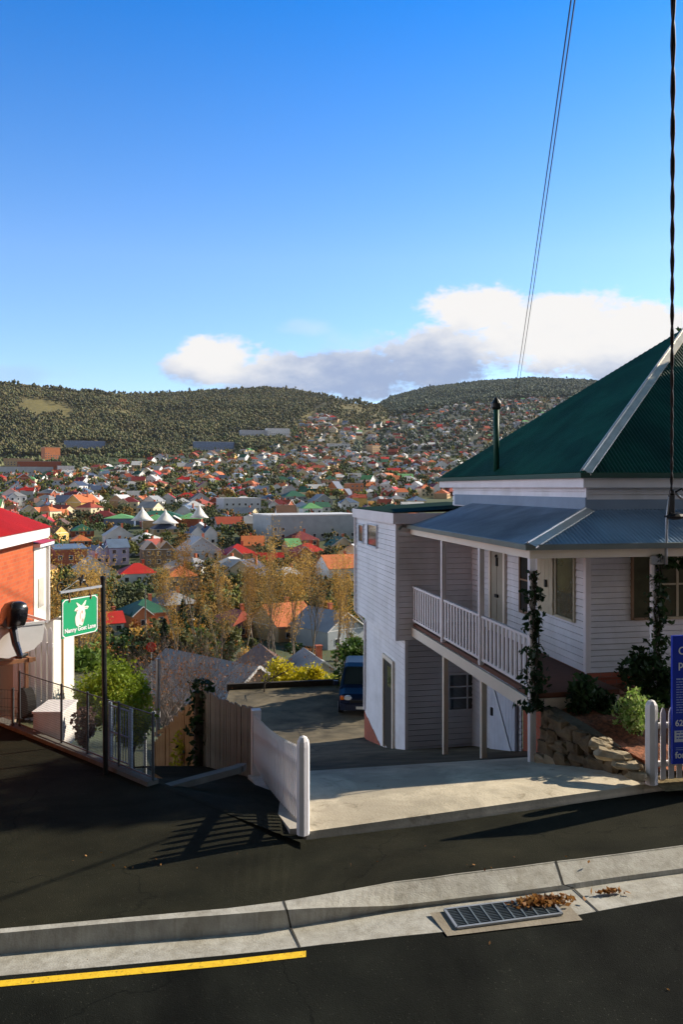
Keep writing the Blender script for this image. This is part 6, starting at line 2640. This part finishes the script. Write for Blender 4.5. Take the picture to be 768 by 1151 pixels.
hs = N.new('ShaderNodeHueSaturation')
hs.inputs['Saturation'].default_value = 1.22
hs.inputs['Value'].default_value = 1.0
Lk.new(sky.outputs[0], hs.inputs['Color'])
tc = N.new('ShaderNodeTexCoord')
sep = N.new('ShaderNodeSeparateXYZ')
Lk.new(tc.outputs['Generated'], sep.inputs[0])
az = M('ARCTAN2', sep.outputs['X'], sep.outputs['Y'])
el = M('ARCSINE', sep.outputs['Z'])


def dirpx(px, py):
    x, y, z = (px - CX) / F, 1.0, (HY - py) / F
    return math.atan2(x, y), math.atan2(z, math.hypot(x, y))


cm = N.new('ShaderNodeCombineXYZ')
Lk.new(M('MULTIPLY', az, 1.0), cm.inputs[0])
Lk.new(M('MULTIPLY', el, 1.9), cm.inputs[1])


def fbm(scale, off=(0, 0, 0), detail=8, rough=.58):
    mp = N.new('ShaderNodeMapping')
    mp.inputs['Location'].default_value = off
    Lk.new(cm.outputs[0], mp.inputs['Vector'])
    n = N.new('ShaderNodeTexNoise')
    n.inputs['Scale'].default_value = scale
    n.inputs['Detail'].default_value = detail
    n.inputs['Roughness'].default_value = rough
    Lk.new(mp.outputs[0], n.inputs['Vector'])
    return n.outputs['Fac']


def blob(px, py, sx, sy):
    a0, e0 = dirpx(px, py)
    u = M('MULTIPLY', M('SUBTRACT', az, a0), F / sx)
    v = M('MULTIPLY', M('SUBTRACT', el, e0), F / sy)
    d2 = M('ADD', M('MULTIPLY', u, u), M('MULTIPLY', v, v))
    return M('POWER', 2.718, M('MULTIPLY', d2, -1.0))


def smooth(x, a, b):
    n = N.new('ShaderNodeMapRange')
    n.interpolation_type = 'SMOOTHSTEP'
    n.inputs['From Min'].default_value = a
    n.inputs['From Max'].default_value = b
    Lk.new(x, n.inputs['Value'])
    return n.outputs[0]


def maxi(*a):
    r = a[0]
    for q in a[1:]:
        r = M('MAXIMUM', r, q)
    return r


shape = maxi(blob(620, 372, 120, 46), blob(540, 350, 75, 30), blob(690, 385, 150, 50), blob(490, 400, 90, 46), blob(240, 407, 62, 33), blob(205, 412, 40, 22), blob(312, 424, 85, 32), blob(400, 420, 100, 34), blob(900, 380, 200, 60))
shape2 = maxi(blob(340, 368, 40, 12), blob(20, 420, 80, 16), blob(430, 395, 90, 26))
n1 = fbm(13, (3.1, 1.7, 0))
n2 = fbm(34, (1.3, 9.2, 0))
dn = M('ADD', shape, M('MULTIPLY', M('SUBTRACT', n1, .5), 1.15))
dn = M('ADD', dn, M('MULTIPLY', M('SUBTRACT', n2, .5), .55))
n3 = fbm(90, (4.3, 2.2, 0))
dn = M('ADD', dn, M('MULTIPLY', M('SUBTRACT', n3, .5), .30))
mask = smooth(dn, .38, .70)
wisp = M('MULTIPLY', smooth(M('ADD', shape2, M('MULTIPLY', M('SUBTRACT', fbm(16, (7, 3, 0)), .5), 1.6)), .4, 1.15), .28)
# lit tops, blue grey undersides: brightness rises with height in the cloud and towards the sun side
a_, e_lo = dirpx(384, 452)
a_, e_hi = dirpx(384, 345)
hgt = M('DIVIDE', M('SUBTRACT', el, e_lo), e_hi - e_lo)
nb1 = fbm(11, (5.0, 2.0, 0))
nb2 = fbm(11, (5.03, 2.04, 0))
lit = M('ADD', M('MULTIPLY', hgt, .85), M('MULTIPLY', M('SUBTRACT', nb1, .5), 1.2))
lit = M('ADD', lit, M('MULTIPLY', blob(240, 405, 55, 28), .5))
lit = M('ADD', lit, M('MULTIPLY', blob(700, 390, 120, 40), .25))
lit = M('SUBTRACT', lit, M('MULTIPLY', blob(440, 425, 110, 30), .25))
litc = smooth(lit, .02, .74)
cr = N.new('ShaderNodeValToRGB')
cr.color_ramp.elements[0].color = (.36, .46, .68, 1)
cr.color_ramp.elements[1].color = (.97, .95, .93, 1)
e2 = cr.color_ramp.elements.new(.5)
e2.color = (.66, .71, .82, 1)
Lk.new(litc, cr.inputs['Fac'])
CL_GAIN = N.new('ShaderNodeMix')
CL_GAIN.data_type = 'RGBA'
CL_GAIN.blend_type = 'MULTIPLY'
CL_GAIN.inputs[0].default_value = 1
Lk.new(cr.outputs[0], CL_GAIN.inputs[6])
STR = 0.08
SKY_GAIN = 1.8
EXPO = 0.68
g_ = 0.61 / STR
CL_GAIN.inputs[7].default_value = (g_, g_, g_, 1)
mx = N.new('ShaderNodeMix')
mx.data_type = 'RGBA'
Lk.new(M('MAXIMUM', mask, wisp), mx.inputs[0])
# sky gain shaped for the fill light: dimmed overhead and behind the street
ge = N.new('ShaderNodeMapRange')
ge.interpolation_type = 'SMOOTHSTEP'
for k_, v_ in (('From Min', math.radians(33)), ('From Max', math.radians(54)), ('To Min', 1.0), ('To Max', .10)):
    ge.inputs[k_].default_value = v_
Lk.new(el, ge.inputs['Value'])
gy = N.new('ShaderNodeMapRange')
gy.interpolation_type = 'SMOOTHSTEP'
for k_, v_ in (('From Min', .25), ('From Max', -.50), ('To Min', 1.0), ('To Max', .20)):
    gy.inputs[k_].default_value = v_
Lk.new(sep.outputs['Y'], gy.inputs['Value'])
sg_ = N.new('ShaderNodeVectorMath')
sg_.operation = 'SCALE'
tint = N.new('ShaderNodeValToRGB')
tint.color_ramp.elements[0].color = (.86, .84, 1, 1)
tint.color_ramp.elements[1].color = (.14, .67, 1.04, 1)
em = tint.color_ramp.elements.new(.5)
em.color = (.93, .90, 1, 1)
tr_e = N.new('ShaderNodeMapRange')
tr_e.inputs['From Min'].default_value = 0
tr_e.inputs['From Max'].default_value = math.radians(30)
Lk.new(el, tr_e.inputs['Value'])
Lk.new(tr_e.outputs[0], tint.inputs['Fac'])
tm = N.new('ShaderNodeMix')
tm.data_type = 'RGBA'
tm.blend_type = 'MULTIPLY'
tm.inputs[0].default_value = 1
Lk.new(hs.outputs[0], tm.inputs[6])
Lk.new(tint.outputs[0], tm.inputs[7])
Lk.new(tm.outputs[2], sg_.inputs[0])
gs = N.new('ShaderNodeMapRange')        # pale low side band added out of view to fill the shaded walls
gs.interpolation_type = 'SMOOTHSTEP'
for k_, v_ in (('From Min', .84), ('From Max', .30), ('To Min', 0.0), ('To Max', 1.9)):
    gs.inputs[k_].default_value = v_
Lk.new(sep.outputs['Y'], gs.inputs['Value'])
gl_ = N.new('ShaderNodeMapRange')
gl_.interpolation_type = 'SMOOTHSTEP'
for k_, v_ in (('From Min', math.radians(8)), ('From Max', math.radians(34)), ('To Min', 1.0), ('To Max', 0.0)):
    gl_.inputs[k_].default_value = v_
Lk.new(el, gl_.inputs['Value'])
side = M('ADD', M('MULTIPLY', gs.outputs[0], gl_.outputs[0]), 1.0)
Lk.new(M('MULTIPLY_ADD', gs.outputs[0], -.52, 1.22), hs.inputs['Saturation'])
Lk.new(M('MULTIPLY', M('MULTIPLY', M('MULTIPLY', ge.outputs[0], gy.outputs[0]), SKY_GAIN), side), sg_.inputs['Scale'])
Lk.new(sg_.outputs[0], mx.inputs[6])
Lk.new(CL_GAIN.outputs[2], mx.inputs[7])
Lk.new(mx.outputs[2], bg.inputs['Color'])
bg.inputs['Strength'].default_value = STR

sl_d = bpy.data.lights.new('sun', 'SUN')
sl_d.energy = 5.0
sl_d.angle = math.radians(.53)
sl_d.color = (1.0, .86, .66)
so_ = bpy.data.objects.new('sun', sl_d)
COL.objects.link(so_)
dv = Vector((math.cos(SUN_EL) * math.cos(SUN_AZ), math.cos(SUN_EL) * math.sin(SUN_AZ), math.sin(SUN_EL)))
so_.rotation_euler = dv.to_track_quat('Z', 'Y').to_euler()
so_.location = (30, 10, 30)

hz = MB().box(-8200, 8200, -140, 5400, -45, 540)
hm = bpy.data.materials.new('thin_air')
hm.use_nodes = True
hn = hm.node_tree.nodes
hn.remove(hn['Principled BSDF'])
pv = hn.new('ShaderNodeVolumePrincipled')
pv.inputs['Color'].default_value = (.72, .82, 1.0, 1)
pv.inputs['Density'].default_value = 0.000018
pv.inputs['Anisotropy'].default_value = .1
hm.node_tree.links.new(pv.outputs[0], hn['Material Output'].inputs['Volume'])
struct('haze', hz, hm, 'stuff')

# ------------------------------------------------------------------ camera
cam = bpy.data.cameras.new('camera')
cam.sensor_fit = 'HORIZONTAL'
cam.sensor_width = 36
cam.lens = F / 768 * 36
cam.shift_y = -(575.5 - HY) / 768
cam.clip_end = 9000
cam.clip_start = .1
co = bpy.data.objects.new('camera', cam)
COL.objects.link(co)
co.location = (0, 0, 0)
co.rotation_euler = (math.pi / 2, 0, 0)
sc.camera = co
sc.render.resolution_x, sc.render.resolution_y = 684, 1024
sc.view_settings.view_transform = 'Standard'
sc.view_settings.look = 'None'
sc.view_settings.exposure = EXPO
sc.view_settings.gamma = 1
sc.view_settings.use_curve_mapping = False
sc.render.engine = 'CYCLES'
sc.cycles.use_denoising = True
sc.cycles.max_bounces = 6
sc.cycles.transparent_max_bounces = 6
